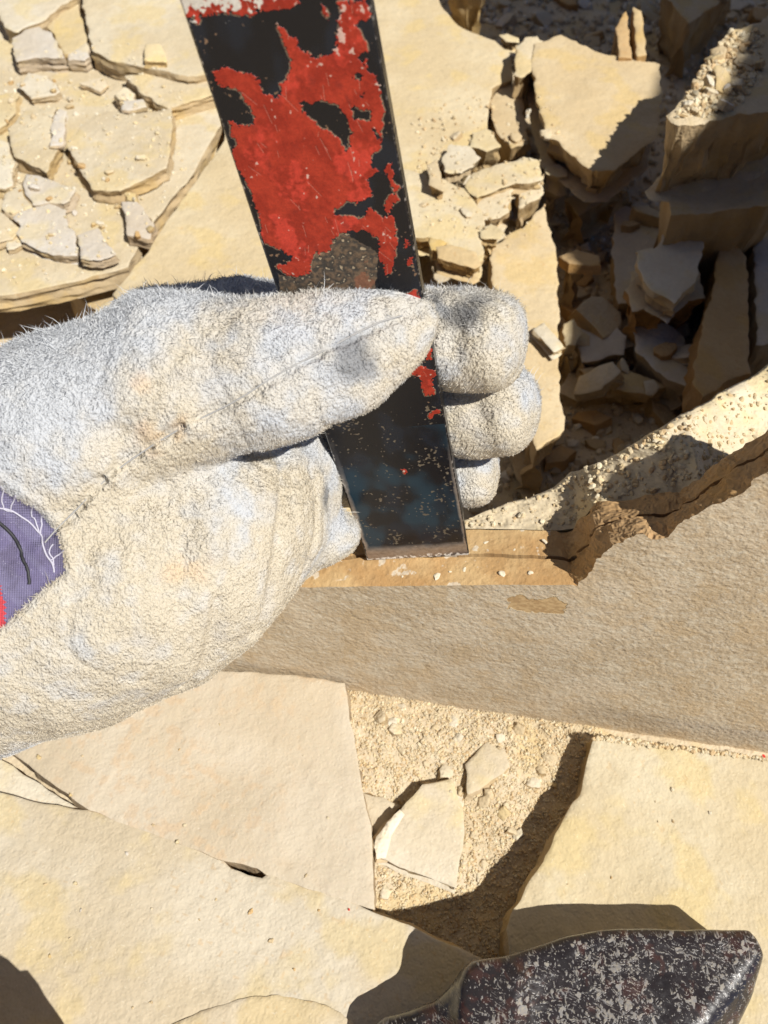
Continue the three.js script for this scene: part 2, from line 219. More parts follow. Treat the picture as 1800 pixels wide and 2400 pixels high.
  const fm = tex(2048, 1536, (u, v) => {
    const s = u * 0.32 - 0.09, h = v * 0.24 - 0.03, a = fbt(u, v, 14, 12, 5, 3), b = fbt(u, v, 70, 90, 3, 33), g = fbt(u, v, 260, 300, 2, 91);
    let c = mix3([0.45, 0.355, 0.235], [0.525, 0.43, 0.305], smooth(0.3, 0.7, a)); c = mix3(c, [0.56, 0.49, 0.37], 0.5 * smooth(0.52, 0.7, b)); c = mix3(c, [0.58, 0.52, 0.42], 0.5 * smooth(0.7, 0.85, vn(u, v, 420, 330, 151))); c = mix3(c, [0.31, 0.215, 0.12], 0.35 * smooth(0.58, 0.75, g)); c = mix3(c, [0.46, 0.32, 0.165], 0.35 * smooth(0.5, 0.7, fbt(u, v, 30, 24, 4, 17)));
    if (s > 0.02 && s < 0.09 && h > 0.06 && h < 0.11) { if (inChip(s, h)) c = mix3([0.52, 0.36, 0.18], [0.38, 0.24, 0.11], smooth(0.35, 0.65, 0.5 * g + 0.5 * fbt(u, v, 120, 120, 3, 41))); else if (inChip(s, h - 0.0006) || inChip(s, h + 0.0006)) c = [0.55, 0.45, 0.3]; }
    return c;
  }, true);
  const fbm = tex(2048, 1536, (u, v) => { const s = u * 0.32 - 0.09, h = v * 0.24 - 0.03; let k = 0.3 * fbt(u, v, 110, 100, 3, 7) + 0.16 * fbt(u, v, 28, 28, 3, 47) + 0.5 * fbt(u, v, 210, 170, 3, 27); if (s > 0.02 && s < 0.09 && h > 0.06 && h < 0.11 && inChip(s, h)) k = 0.12 + 0.15 * k; return k; });
  const em = tex(1024, 1024, (u, v) => {
    const a = fbt(u, v, 9, 12, 5, 13), st = fbt(u, v, 60, 14, 4, 23), w = fbt(u, v, 34, 30, 5, 63), f = vn(u, v, 400, 400, 2), q = fbt(u, v, 80, 80, 4, 93);
    let c = mix3([0.43, 0.25, 0.10], [0.54, 0.365, 0.175], smooth(0.3, 0.7, a)); c = mix3(c, [0.40, 0.245, 0.11], 0.3 * smooth(0.52, 0.72, st)); c = mix3(c, [0.66, 0.58, 0.46], 0.8 * smooth(0.69, 0.75, w)); c = mix3(c, [0.36, 0.215, 0.095], 0.3 * smooth(0.55, 0.75, q)); if (f > 0.97) c = [0.66, 0.57, 0.44]; return c;
  }, true);
  const eb = tex(1024, 1024, (u, v) => 0.2 * fbt(u, v, 60, 20, 3, 15) + 0.75 * fbt(u, v, 90, 90, 4, 35));
  const grp = thing('split_slab', 'thick brown stone slab standing on edge, cracked along its top under the chisel', 'slab');
  mesh('slab_face', mergeGeometries([face(0, 1, 0).toNonIndexed(), face(J, -1, ST).toNonIndexed()]), std({ map: fm, bumpMap: fbm, bumpScale: 0.00085, vertexColors: true }), grp);
  tag(mesh('trimmed_edge', eg.index ? eg.toNonIndexed() : eg, std({ map: em, bumpMap: eb, bumpScale: 0.0006, vertexColors: true, roughness: 0.85 }), grp), 'flat orange tan edge with a crack along its middle');
  tag(mesh('broken_edge', eg2.index ? eg2.toNonIndexed() : eg2, std({ map: stoneMap, bumpMap: roughBump, bumpScale: 0.0028, vertexColors: true }), grp), 'ragged broken step of the slab edge');
  // white stone dust pressed up by the blade, and flakes on the edge
  const dm = std({ color: new THREE.Color().setRGB(0.64, 0.56, 0.42) }), P = [];
  const dust = (p, r, q) => { const g = new THREE.IcosahedronGeometry(r, 1); const a = g.attributes.position; for (let i = 0; i < a.count; i++) { const k = 1 + 0.5 * N3(a.getX(i) * 900 + q, a.getY(i) * 900, a.getZ(i) * 900); a.setXYZ(i, a.getX(i) * k, a.getY(i) * k * 0.6, a.getZ(i) * k); } g.computeVertexNormals(); g.translate(p.x, p.y, p.z); P.push(g.index ? g.toNonIndexed() : g); };
  const l0 = [[0.0091,0.091]][0][0], l1 = [[0.0484,0.1012]][0][0], topH = s => { for (let i = 1; i < front.length; i++) if (s < front[i][0]) return mix(front[i - 1][1], front[i][1], (s - front[i - 1][0]) / (front[i][0] - front[i - 1][0])); return 0; };
  for (let i = 0; i < 420; i++) { const f = R(), s = mix(l0, l1, f) - 0.002, d = 0.0112 - R() * R() * 0.0026; dust(sw(s + 0.0015, topH(s) - 0.0002 + R() * 0.0003, d), 0.0002 + R() * 0.0005, i); }
  tag(mesh('stone_dust', mergeGeometries(P), dm, grp), 'white stone dust crushed up along the chisel tip', null, null, 'stuff');
  const flakes = [[0.041,0.0988],[0.0463,0.1004],[0.0607,0.1042],[0.0646,0.1057],[0.0756,0.1081],[0.0535,0.1027],[0.0224,0.0945],[0.0709,0.1072],[0.0357,0.0975]], fd = [0.006, 0.007, 0.0045, 0.016, 0.02, 0.0195, 0.004, 0.005, 0.0035];
  flakes.forEach((q, i) => { const p = sw(q[0], topH(q[0]) + 0.0004, fd[i]); const g = new THREE.IcosahedronGeometry(0.0005 + 0.00025 * (i % 3), 1), a = g.attributes.position; for (let k = 0; k < a.count; k++) { const w = 1 + 0.9 * N3(a.getX(k) * 1400 + i * 9, a.getY(k) * 700, a.getZ(k) * 700); a.setXYZ(k, a.getX(k) * w * 1.5, a.getY(k) * 0.5 * w, a.getZ(k) * w); } g.rotateY(i * 1.3); g.computeVertexNormals(); g.translate(p.x, p.y, p.z); mesh('stone_flake', g, dm, grp); });

  // crumbly block right behind the slab
  const lf = [[0.0308,0.0994],[0.0462,0.1027],[0.0637,0.1061],[0.081,0.109],[0.0871,0.1117],[0.0908,0.1253],[0.0941,0.1284],[0.1063,0.1329],[0.1159,0.1395],[0.1193,0.1394],[0.1243,0.152],[0.1323,0.1664],[0.1379,0.1767],[0.1458,0.1917],[0.1564,0.2119]].map((q, i) => sw(q[0], Math.min(q[1] - 0.0008, i < 10 ? 0.15 : [0.147, 0.134, 0.126, 0.124, 0.124][i - 10]), ST + 0.0006));
  const lb = [[0.0141,0.093,-0.0146],[0.034,0.098,-0.0161],[0.0524,0.102,-0.0229],[0.0692,0.108,-0.0261],[0.076,0.112,-0.0307],[0.08,0.117,-0.0287],[0.0837,0.123,-0.0275],[0.0901,0.131,-0.0259],[0.0992,0.141,-0.0264],[0.1046,0.146,-0.028],[0.1136,0.146,-0.0336],[0.1375,0.132,-0.0569],[0.1615,0.126,-0.0761],[0.1837,0.125,-0.0909],[0.2186,0.124,-0.113]].map(q => new V3(...q));
  const bp = [], bu = [], bc = [], bi = [], NI = 150, NJ = 40; const at = (L, f) => { const x = f * (L.length - 1), i = Math.min(L.length - 2, Math.floor(x)); return new V3().lerpVectors(L[i], L[i + 1], x - i); };
  for (let i = 0; i <= NI; i++) for (let j = 0; j <= NJ; j++) {
    const f = i / NI, a = at(lf, f), b = at(lb, f); let p; const jt = 26;
    if (j <= jt) { p = a.clone().lerp(b, j / jt); const e = Math.min(1, j / 4); p.y += e * (0.0026 * fb3(p.x * 90, p.y * 60, p.z * 90, 4) + 0.0016 * Math.abs(fb3(p.x * 260, 1, p.z * 260, 3))); if (j > jt - 3) p.y -= (j - jt + 3) * 0.0007; p.z += 0.003 * fb3(p.x * 60, 4, p.z * 40, 3) * (j / jt); }
    else { const k = (j - jt) / (NJ - jt); p = b.clone(); p.y -= 0.0021; p.z += 0.003 * fb3(p.x * 60, 4, p.z * 40, 3); p.y = mix(p.y, -0.045, k); p.z -= 0.012 * k + 0.006 * fb3(p.x * 70, p.y * 90, 2, 3); }
    bp.push(p.x, p.y, p.z); bu.push(p.x / TILE, (p.z - p.y) / TILE); const k = 1.02 + 0.12 * fb3(p.x * 120, p.y * 120, p.z * 120, 2); bc.push(k * 1.12, k * 1.1, k * 1.04);
    if (i < NI && j < NJ) { const q = i * (NJ + 1) + j; bi.push(q, q + NJ + 1, q + 1, q + 1, q + NJ + 1, q + NJ + 2); }
  }
  const bg = geo(bp, bi, bu, bc); bg.computeVertexNormals();
  ledge = { lf, lb, at };
  tag(mesh('crumbly_block', bg, M.rough), 'crumbly pale stone block with a gritty sunlit top behind the standing slab', 'stone');
}

// ---------------------------------------------------------------- background stones, left of the blade
stone('support_stone', 'shadowed block propping up the cracked slab on the left', 'stone', null, [[-0.3135,-0.361],[-0.2281,-0.3708],[-0.1711,-0.3561],[-0.1847,-0.2967],[-0.2572,-0.2797],[-0.2896,-0.2755]], 0.0125, 0.05);
stone('cracked_slab', 'wide cracked limestone slab strewn with flat chips, upper left', 'slab', null, [[-0.4259,-0.6259],[-0.3038,-0.6724],[-0.1843,-0.6886],[-0.1323,-0.5549],[-0.1186,-0.406],[-0.1305,-0.3508],[-0.1444,-0.3138],[-0.1561,-0.2793],[-0.1601,-0.2529],[-0.1751,-0.247],[-0.1972,-0.2385],[-0.2192,-0.2309],[-0.2339,-0.2271],[-0.2734,-0.2197],[-0.3005,-0.2241]], 0.026, 0.013, { tint: [1.02, 1, 0.94], rag: 0.0015 });
stone('yellow_slab', 'large smooth yellow slab behind the chisel blade', 'slab', null, [[-0.1365,-0.6957],[0.0423,-0.6957],[0.0434,-0.5883],[0.0461,-0.5659],[0.0596,-0.5325],[0.087,-0.5101],[0.0975,-0.4909],[0.097,-0.4572],[0.0798,-0.4441],[0.0747,-0.4102],[0.0712,-0.3792],[0.047,-0.3584],[0.0348,-0.346],[0.0183,-0.3129],[0.0136,-0.2744],[0.0077,-0.2198],[0.0072,-0.1642],[-0.0483,-0.1642],[-0.0991,-0.1877],[-0.1212,-0.2059],[-0.1468,-0.2045],[-0.1642,-0.2235],[-0.1574,-0.2424],[-0.1486,-0.2622],[-0.1386,-0.2976],[-0.1242,-0.3403],[-0.1122,-0.3792],[-0.1129,-0.4486]], 0.0305, 0.03, { tint: [1.06, 1.0, 0.85], rag: 0.0011 });
stone('stone_wedge', 'dark wedge of stone under the corner of the cracked slab', 'stone', null, [[-0.2101,-0.2638],[-0.1692,-0.2708],[-0.1775,-0.2565],[-0.1599,-0.2438],[-0.1777,-0.2387],[-0.1964,-0.2505]], 0.0, 0.04, { tint: TAN });
stone('stone_wedge', 'sunlit yellow stone tip poking out above the glove wrist', 'stone', null, [[-0.2001,-0.2141],[-0.1896,-0.2291],[-0.1798,-0.2478],[-0.1655,-0.2478],[-0.1517,-0.2387],[-0.1509,-0.2068]], 0.002, 0.04, { tint: YEL });
const L = (lab, poly, y, t, o) => stone('flat_stone', lab, 'stone', null, poly, y, t, { rag: 0.0014, ...o });
L('pale grey slab cut off by the top left corner', [[-0.394,-0.6606],[-0.2546,-0.6606],[-0.2477,-0.5612],[-0.2588,-0.5464],[-0.2679,-0.5253],[-0.2786,-0.5145],[-0.2841,-0.5069],[-0.2945,-0.5145],[-0.3105,-0.5444],[-0.3667,-0.5646]], 0.039, 0.0125, { tint: PALE });
L('grey flat stone with a thick front edge, second below the top left corner', [[-0.287,-0.5007],[-0.2788,-0.5126],[-0.2693,-0.5176],[-0.2576,-0.5082],[-0.2407,-0.4734],[-0.2509,-0.4716],[-0.2635,-0.4734],[-0.2764,-0.4681]], 0.038, 0.0115, { tint: GREY });
L('yellowish flat stone left of the long crack near the top', [[-0.269,-0.5293],[-0.2605,-0.5504],[-0.2509,-0.5667],[-0.2447,-0.549],[-0.2323,-0.5101],[-0.2309,-0.5026],[-0.2403,-0.4867],[-0.2452,-0.4867],[-0.2604,-0.519]], 0.0335, 0.007, { tint: YEL });
L('small grey stone with a dark end beside the long crack', [[-0.2398,-0.4806],[-0.2291,-0.4995],[-0.2235,-0.4782],[-0.2259,-0.4723],[-0.2391,-0.4734]], 0.036, 0.0095, { tint: GREY });
L('broad cream slab right of the long crack with a shaded broken front edge', [[-0.2599,-0.6513],[-0.1581,-0.6513],[-0.1253,-0.5105],[-0.1248,-0.4448],[-0.143,-0.4403],[-0.1727,-0.4516],[-0.2035,-0.4632],[-0.2191,-0.4756],[-0.2259,-0.498],[-0.239,-0.5429]], 0.042, 0.0155, { tint: [1.04, 1.02, 0.95] });
L('cream slab corner below the shaded edge, left of the blade', [[-0.1924,-0.4519],[-0.1761,-0.4553],[-0.1446,-0.444],[-0.1209,-0.4582],[-0.1139,-0.4356],[-0.1238,-0.4262],[-0.1413,-0.4175],[-0.1547,-0.41],[-0.1771,-0.4306]], 0.036, 0.0095, { tint: [1.06, 1.03, 0.95] });
L('small bright yellow square chip on the cream slab', [[-0.1758,-0.4536],[-0.1781,-0.4747],[-0.1677,-0.4759],[-0.1627,-0.4653],[-0.1588,-0.4502]], 0.047, 0.005, { tint: [1.25, 1.2, 1.0], rag: 0.0005 });
L('whitish flat stone with a notched lower edge at the far left', [[-0.2675,-0.4509],[-0.2675,-0.4624],[-0.2528,-0.4595],[-0.2384,-0.4373],[-0.2408,-0.4323],[-0.2577,-0.4268],[-0.2722,-0.4463]], 0.0325, 0.006, { tint: PALE });
L('large buff slab with a shaded left edge, middle of the chip pile', [[-0.2204,-0.368],[-0.2108,-0.3953],[-0.1975,-0.409],[-0.1819,-0.4026],[-0.1526,-0.41],[-0.1474,-0.3851],[-0.1453,-0.3388],[-0.1609,-0.325],[-0.1728,-0.315],[-0.1905,-0.3173],[-0.1973,-0.3281]], 0.036, 0.0095, { tint: [1.0, 0.97, 0.9], gx: 0.02 });
L('buff stone with a dark broken lower edge, left of the large buff slab', [[-0.2557,-0.4047],[-0.2352,-0.4111],[-0.2296,-0.3661],[-0.2223,-0.3631],[-0.2252,-0.3355],[-0.2385,-0.3439],[-0.2514,-0.3525],[-0.2632,-0.3851]], 0.0365, 0.0095, { tint: [1, 0.97, 0.88] });
L('narrow grey sliver leaning between two buff stones', [[-0.2268,-0.36],[-0.2313,-0.3828],[-0.2314,-0.4045],[-0.2239,-0.4003],[-0.219,-0.3615]], 0.0395, 0.003, { tint: GREY });
L('grey flat stone with a dark wavy lower edge', [[-0.2398,-0.3277],[-0.2401,-0.3365],[-0.2217,-0.3296],[-0.204,-0.3205],[-0.2046,-0.3076],[-0.2081,-0.3041],[-0.218,-0.3054],[-0.2285,-0.3036],[-0.2353,-0.3164]], 0.034, 0.0075, { tint: GREY });
L('small cream stone above the largest grey stone', [[-0.2512,-0.3169],[-0.2419,-0.3278],[-0.2361,-0.3147],[-0.2292,-0.3028],[-0.2417,-0.2967],[-0.2486,-0.3024]], 0.0325, 0.006, { tint: PALE });
L('largest grey flat stone in the lower chip pile', [[-0.239,-0.2924],[-0.2273,-0.3019],[-0.2183,-0.305],[-0.2062,-0.3002],[-0.2009,-0.2831],[-0.1962,-0.2785],[-0.1902,-0.2546],[-0.1984,-0.2546],[-0.2138,-0.2585],[-0.2279,-0.2682],[-0.2331,-0.2764],[-0.2319,-0.2831]], 0.0335, 0.007, { tint: GREY });
L('grey stone overlapping the right end of the largest grey stone', [[-0.1932,-0.2718],[-0.1808,-0.2776],[-0.1742,-0.2657],[-0.1652,-0.2537],[-0.1733,-0.2474],[-0.1865,-0.2482]], 0.0365, 0.0055, { tint: [0.96, 0.98, 1.08] });
L('pointed grey chip near the slab edge with a shaded left side', [[-0.1717,-0.3076],[-0.1614,-0.3076],[-0.1469,-0.286],[-0.147,-0.2702],[-0.1615,-0.2735],[-0.1664,-0.2903]], 0.034, 0.0075, { tint: [1, 1, 1.08] });
L('cream stone cut by the left frame edge beside the grey stones', [[-0.2675,-0.295],[-0.249,-0.2984],[-0.2402,-0.2903],[-0.2325,-0.2819],[-0.2345,-0.2719],[-0.2593,-0.2638]], 0.0325, 0.006, { tint: [1.05, 1.02, 0.95] });
L('tiny square cream chip below the cut off stone at the left', [[-0.2409,-0.2731],[-0.2338,-0.2777],[-0.2285,-0.2699],[-0.2355,-0.2642]], 0.0305, 0.004, { tint: PALE });
L('pale grey stone standing half out of frame at mid left', [[-0.291,-0.3882],[-0.2608,-0.3721],[-0.2515,-0.3487],[-0.2472,-0.3255],[-0.2508,-0.3205],[-0.2744,-0.3246]], 0.034, 0.0075, { tint: PALE });
L('thin whitish triangular chip in the middle of the pile', [[-0.2277,-0.4509],[-0.2117,-0.4595],[-0.2047,-0.4486],[-0.2096,-0.4402],[-0.2181,-0.4452]], 0.0305, 0.004, { tint: [1.15, 1.15, 1.15] });
L('buff stone at the far left between the whitish and buff stones', [[-0.3029,-0.4291],[-0.2692,-0.4374],[-0.2672,-0.4128],[-0.268,-0.3981],[-0.2722,-0.3929],[-0.2905,-0.3817]], 0.0315, 0.005, { tint: YEL });
L('small grey block sitting in a dark gap between slabs', [[-0.1889,-0.4111],[-0.1886,-0.4219],[-0.1747,-0.4241],[-0.171,-0.4144],[-0.1834,-0.409]], 0.0345, 0.008, { tint: GREY, rag: 0.0006 });
L('crumbled white lump above the small grey block', [[-0.1958,-0.4284],[-0.1914,-0.439],[-0.1817,-0.4334],[-0.1807,-0.423],[-0.1904,-0.4219]], 0.0345, 0.008, { tint: [1.2, 1.2, 1.15], wave: 0.003, mat: M.rough });
L('brown edged chip right of the buff slab tip', [[-0.1748,-0.3233],[-0.1643,-0.3197],[-0.1623,-0.3107],[-0.1688,-0.3129]], 0.031, 0.004, { tint: YEL });

// ---------------------------------------------------------------- background stones, right of the blade
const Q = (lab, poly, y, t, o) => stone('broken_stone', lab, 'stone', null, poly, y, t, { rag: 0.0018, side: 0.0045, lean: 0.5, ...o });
Q('pale yellow slab touching the right edge of the blade', [[0.0073,-0.345],[0.032,-0.3347],[0.0523,-0.3209],[0.062,-0.2997],[0.0644,-0.2847],[0.062,-0.254],[0.0585,-0.2492],[0.0274,-0.2718],[0.011,-0.2701]], 0.034, 0.014, { tint: [1.06, 1.02, 0.9] });
Q('long upright tan slab standing between the fingers and the dark pit', [[0.1078,-0.3209],[0.1085,-0.3075],[0.11,-0.2953],[0.1106,-0.2701],[0.1061,-0.2232],[0.1013,-0.1702],[0.0992,-0.1258],[0.0832,-0.1109],[0.0737,-0.1506],[0.0692,-0.2232],[0.067,-0.2652],[0.0717,-0.2775],[0.0919,-0.2997]], 0.022, 0.05, { tint: [1.02, 0.92, 0.74], gx: -0.06 });
Q('cream slab with a wavy front, above the long tan slab', [[0.0529,-0.3196],[0.06,-0.3356],[0.0807,-0.3463],[0.0963,-0.352],[0.1052,-0.3482],[0.1056,-0.3268],[0.0917,-0.3232],[0.0765,-0.3196],[0.0606,-0.3071]], 0.036, 0.012, { tint: [1.05, 1.02, 0.92] });
Q('whitish angular stone beside the wavy cream slab', [[0.039,-0.3492],[0.0457,-0.3637],[0.0585,-0.3617],[0.0653,-0.3492],[0.0596,-0.3388],[0.0517,-0.3305],[0.0416,-0.3332]], 0.038, 0.02, { tint: PALE });
Q('narrow cream block above the top of the long tan slab', [[0.0908,-0.3237],[0.0961,-0.337],[0.1089,-0.3436],[0.1073,-0.3246],[0.0968,-0.3129],[0.0892,-0.3076]], 0.028, 0.04, { tint: [1.06, 1.02, 0.92] });
Q('tan stone in the crack left of the big sunlit rock', [[0.0778,-0.4346],[0.0893,-0.4537],[0.1043,-0.4641],[0.1034,-0.4247],[0.1014,-0.3817],[0.0889,-0.3757],[0.0796,-0.3971]], 0.026, 0.04, { tint: TAN, gx: -0.05 });
Q('big angular sunlit rock half in shadow, top right', [[0.1075,-0.4406],[0.1123,-0.4754],[0.1329,-0.488],[0.1495,-0.4712],[0.1727,-0.4566],[0.1995,-0.448],[0.1962,-0.4079],[0.1841,-0.3587],[0.1507,-0.3227],[0.1348,-0.32],[0.1176,-0.3505],[0.1096,-0.3612],[0.1073,-0.4095]], 0.047, 0.024, { tint: [1.04, 0.95, 0.78] });
Q('pale block wedged against the left side of the big sunlit rock', [[0.0945,-0.4367],[0.0995,-0.4742],[0.107,-0.4874],[0.1169,-0.4899],[0.1206,-0.4814],[0.113,-0.4754],[0.1077,-0.4395],[0.0991,-0.4328]], 0.046, 0.05, { tint: [1.05, 1.0, 0.88] });
const ridgeTop = 0.112;
Q('long block with a rubble strewn ridge, half sunlit at top right', [[0.1601,-0.2791],[0.1785,-0.3095],[0.195,-0.3392],[0.2111,-0.3664],[0.2297,-0.3785],[0.2687,-0.4048],[0.248,-0.3073],[0.2171,-0.2824],[0.1919,-0.2775],[0.1786,-0.2709],[0.1636,-0.2693]], ridgeTop, 0.05, { tint: [1.02, 0.96, 0.85], mat: M.rough });
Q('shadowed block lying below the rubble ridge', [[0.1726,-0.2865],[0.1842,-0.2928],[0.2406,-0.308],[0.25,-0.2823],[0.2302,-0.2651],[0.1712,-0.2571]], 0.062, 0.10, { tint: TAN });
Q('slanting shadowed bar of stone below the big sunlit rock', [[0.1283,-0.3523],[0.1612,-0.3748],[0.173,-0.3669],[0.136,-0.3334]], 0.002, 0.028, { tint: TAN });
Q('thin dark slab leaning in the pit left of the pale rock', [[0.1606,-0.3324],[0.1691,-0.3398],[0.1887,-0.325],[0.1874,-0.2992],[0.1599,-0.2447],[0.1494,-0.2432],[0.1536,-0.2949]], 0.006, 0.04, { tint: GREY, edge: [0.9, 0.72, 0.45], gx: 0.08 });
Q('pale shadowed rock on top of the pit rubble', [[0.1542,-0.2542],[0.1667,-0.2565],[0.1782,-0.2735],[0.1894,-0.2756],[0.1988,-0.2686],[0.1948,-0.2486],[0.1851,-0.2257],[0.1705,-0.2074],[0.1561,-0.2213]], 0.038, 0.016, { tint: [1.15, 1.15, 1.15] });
Q('wider brown edged rock under the pale rock', [[0.1485,-0.2375],[0.1595,-0.254],[0.1968,-0.2652],[0.1973,-0.2299],[0.1837,-0.2247],[0.1517,-0.218]], 0.022, 0.032, { tint: [1.08, 1.02, 0.92], edge: [0.8, 0.55, 0.28] });
Q('tall orange brown block standing at the right of the pit', [[0.2168,-0.2869],[0.2282,-0.2744],[0.2249,-0.2424],[0.2059,-0.1609],[0.1741,-0.1393],[0.1707,-0.1506],[0.1892,-0.2045],[0.2039,-0.2386]], 0.03, 0.065, { tint: ORG, gx: -0.12 });
Q('flat grey brown slab at the bottom of the pit beside the long tan slab', [[0.1215,-0.2297],[0.1406,-0.244],[0.1534,-0.2229],[0.1495,-0.2073],[0.1219,-0.2]], -0.004, 0.03, { tint: GREY });
Q('dark slab between the pit bottom and the orange block', [[0.1579,-0.2413],[0.1808,-0.2305],[0.1895,-0.2183],[0.1865,-0.1754],[0.1717,-0.1823],[0.1569,-0.2036]], 0.0, 0.034, { tint: GREY });
Q('long low stone at the very bottom of the pit', [[0.1204,-0.1994],[0.1475,-0.2015],[0.1746,-0.1851],[0.162,-0.1761],[0.1317,-0.1837]], -0.008, 0.025, { tint: TAN });
Q('thin upright shard near the top edge, left of its twin', [[0.1755,-0.4938],[0.1868,-0.5189],[0.1807,-0.451],[0.1714,-0.451]], 0.05, 0.085, { tint: ORG, rag: 0.001 });
Q('thin upright shard near the top edge, right of its twin', [[0.1914,-0.5189],[0.1969,-0.5125],[0.1909,-0.4521],[0.1837,-0.4499]], 0.052, 0.085, { tint: [0.95, 0.8, 0.55], rag: 0.001 });
Q('dark stone cut by the right frame edge above the gritty block', [[0.2383,-0.2763],[0.266,-0.304],[0.2458,-0.1942],[0.2209,-0.1907]], 0.022, 0.06, { tint: GREY });
Q('orange stone between the shadowed block and the tall orange block', [[0.2187,-0.3164],[0.2368,-0.3255],[0.2304,-0.2889],[0.218,-0.2859]], 0.018, 0.05, { tint: ORG });
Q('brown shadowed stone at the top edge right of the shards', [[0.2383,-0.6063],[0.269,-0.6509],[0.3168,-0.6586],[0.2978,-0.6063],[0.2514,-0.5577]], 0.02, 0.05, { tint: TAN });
Q('small upright tan block beside the blade edge', [[0.0286,-0.3326],[0.0353,-0.34],[0.0388,-0.3056],[0.0294,-0.3118]], 0.043, 0.03, { tint: TAN, rag: 0.0008 });
Q('thin brown bar lying above the index fingertip', [[0.0313,-0.2534],[0.0399,-0.255],[0.0559,-0.2479],[0.0589,-0.2363],[0.0541,-0.2332],[0.0325,-0.2424]], 0.042, 0.012, { tint: [0.98, 0.84, 0.6], rag: 0.0009 });
Q('yellow chip above the thin brown bar', [[0.028,-0.2625],[0.0376,-0.2581],[0.0342,-0.2494],[0.0284,-0.251]], 0.041, 0.008, { tint: [1.05, 0.9, 0.55] });
Q('white chip lying on the lower end of the long tan slab', [[0.0873,-0.1939],[0.0938,-0.1992],[0.1032,-0.1801],[0.0972,-0.1747]], 0.031, 0.006, { tint: PALE, rag: 0.0008 });
Q('sunlit lump poking from the shadow right of the long tan slab', [[0.1185,-0.2767],[0.1279,-0.2886],[0.1339,-0.2852],[0.1318,-0.2725],[0.1226,-0.2676]], 0.008, 0.04, { tint: PALE });
Q('second sunlit lump beside the long tan slab, level with the middle finger', [[0.1127,-0.2241],[0.1198,-0.2286],[0.1229,-0.2184],[0.1181,-0.2055],[0.1111,-0.2055]], 0.006, 0.04, { tint: YEL });
Q('white crumb of stone at the corner below the big sunlit rock', [[0.111,-0.3555],[0.1192,-0.3603],[0.1274,-0.3535],[0.1253,-0.3459],[0.112,-0.3478]], 0.026, 0.04, { tint: PALE });
Q('small cream stone under the front of the wavy cream slab', [[0.0563,-0.3112],[0.0742,-0.3247],[0.0857,-0.3256],[0.0816,-0.3024],[0.0693,-0.2937],[0.0582,-0.2937]], 0.03, 0.02, { tint: [1.04, 1.0, 0.9] });
Q('buff stone in the crack above the narrow cream block', [[0.0593,-0.3682],[0.0626,-0.3852],[0.0726,-0.3914],[0.0787,-0.3832],[0.0807,-0.3692],[0.0708,-0.3633]], 0.033, 0.03, { tint: YEL });
Q('pointed cream chip beside the yellow slab corner', [[0.0593,-0.2756],[0.0679,-0.2827],[0.0764,-0.2727],[0.0727,-0.267],[0.0616,-0.2686]], 0.036, 0.02, { tint: YEL });
Q('bright sunlit chip at the tip of the yellow slab', [[0.0896,-0.5095],[0.0958,-0.512],[0.1045,-0.5045],[0.1046,-0.4971],[0.0942,-0.4995]], 0.036, 0.008, { tint: [1.15, 1.1, 0.92], rag: 0.0006 });
Q('pale stone at the top edge right of the yellow slab', [[0.0545,-0.6019],[0.0771,-0.6165],[0.0889,-0.5947],[0.0814,-0.5792],[0.0645,-0.5848]], 0.03, 0.04, { tint: YEL });
Q('rough boulder just below the left corner of the view', [[-0.1829,0,0.1593],[-0.139,0,0.1622],[-0.0926,0,0.1734],[-0.0749,0,0.1971],[-0.0879,0,0.2328],[-0.1539,0,0.2328],[-0.2186,0,0.1971]].map(p => [p[0], p[2]]), 0.085, 0.1, { tint: TAN, rag: 0.006, ragf: 30, wave: 0.006, step: 0.006 });  // added rock out of view, there to shade the lower left corner
// loose rubble in the pit and round the sunlit stones
const rubbleMats = [GREY, TAN, [1, 0.94, 0.82], PALE, ORG, [0.98, 0.9, 0.75]], rubbleNames = ['grey', 'tan', 'cream', 'pale', 'rusty', 'buff'];
const marks = [['big sunlit rock', [[0.151,-0.4045]]], ['rubble ridge block', [[0.201,-0.3289]]], ['lower ridge block', [[0.2103,-0.2988]]], ['slanting bar of stone', [[0.1491,-0.3533]]], ['leaning dark slab', [[0.1715,-0.3027]]], ['pale shadowed rock', [[0.1765,-0.2463]]], ['tall orange block', [[0.2012,-0.2017]]], ['flat pit slab', [[0.135,-0.216]]], ['dark pit slab', [[0.1702,-0.2031]]], ['low pit stone', [[0.1417,-0.1802]]], ['two upright shards', [[0.1851,-0.4828]]], ['long tan slab', [[0.0878,-0.2121]]], ['wavy cream slab', [[0.0805,-0.3357]]], ['yellow slab', [[0.0477,-0.4486]]], ['gritty block', [[0.1094,-0.0488]]], ['brown top stone', [[0.2595,-0.5736]]], ['white edged stone', [[0.0168,0.0835]]], ['sunk buff stone', [[0.0466,0.0552]]], ['speckled slab', [[-0.0583,0.0552]]], ['broad lower left slab', [[-0.0798,0.1179]]], ['yellow front slab', [[0.1324,0.0743]]], ['large buff slab', [[-0.1809,-0.3692]]], ['largest grey stone', [[-0.2159,-0.2827]]], ['broken edged buff stone', [[-0.2465,-0.3842]]], ['notched whitish stone', [[-0.2575,-0.4486]]], ['pointed grey chip', [[-0.1588,-0.2933]]], ['small grey block', [[-0.182,-0.4236]]]].map(([n, p]) => [n, p[0][0], p[0][1]]);
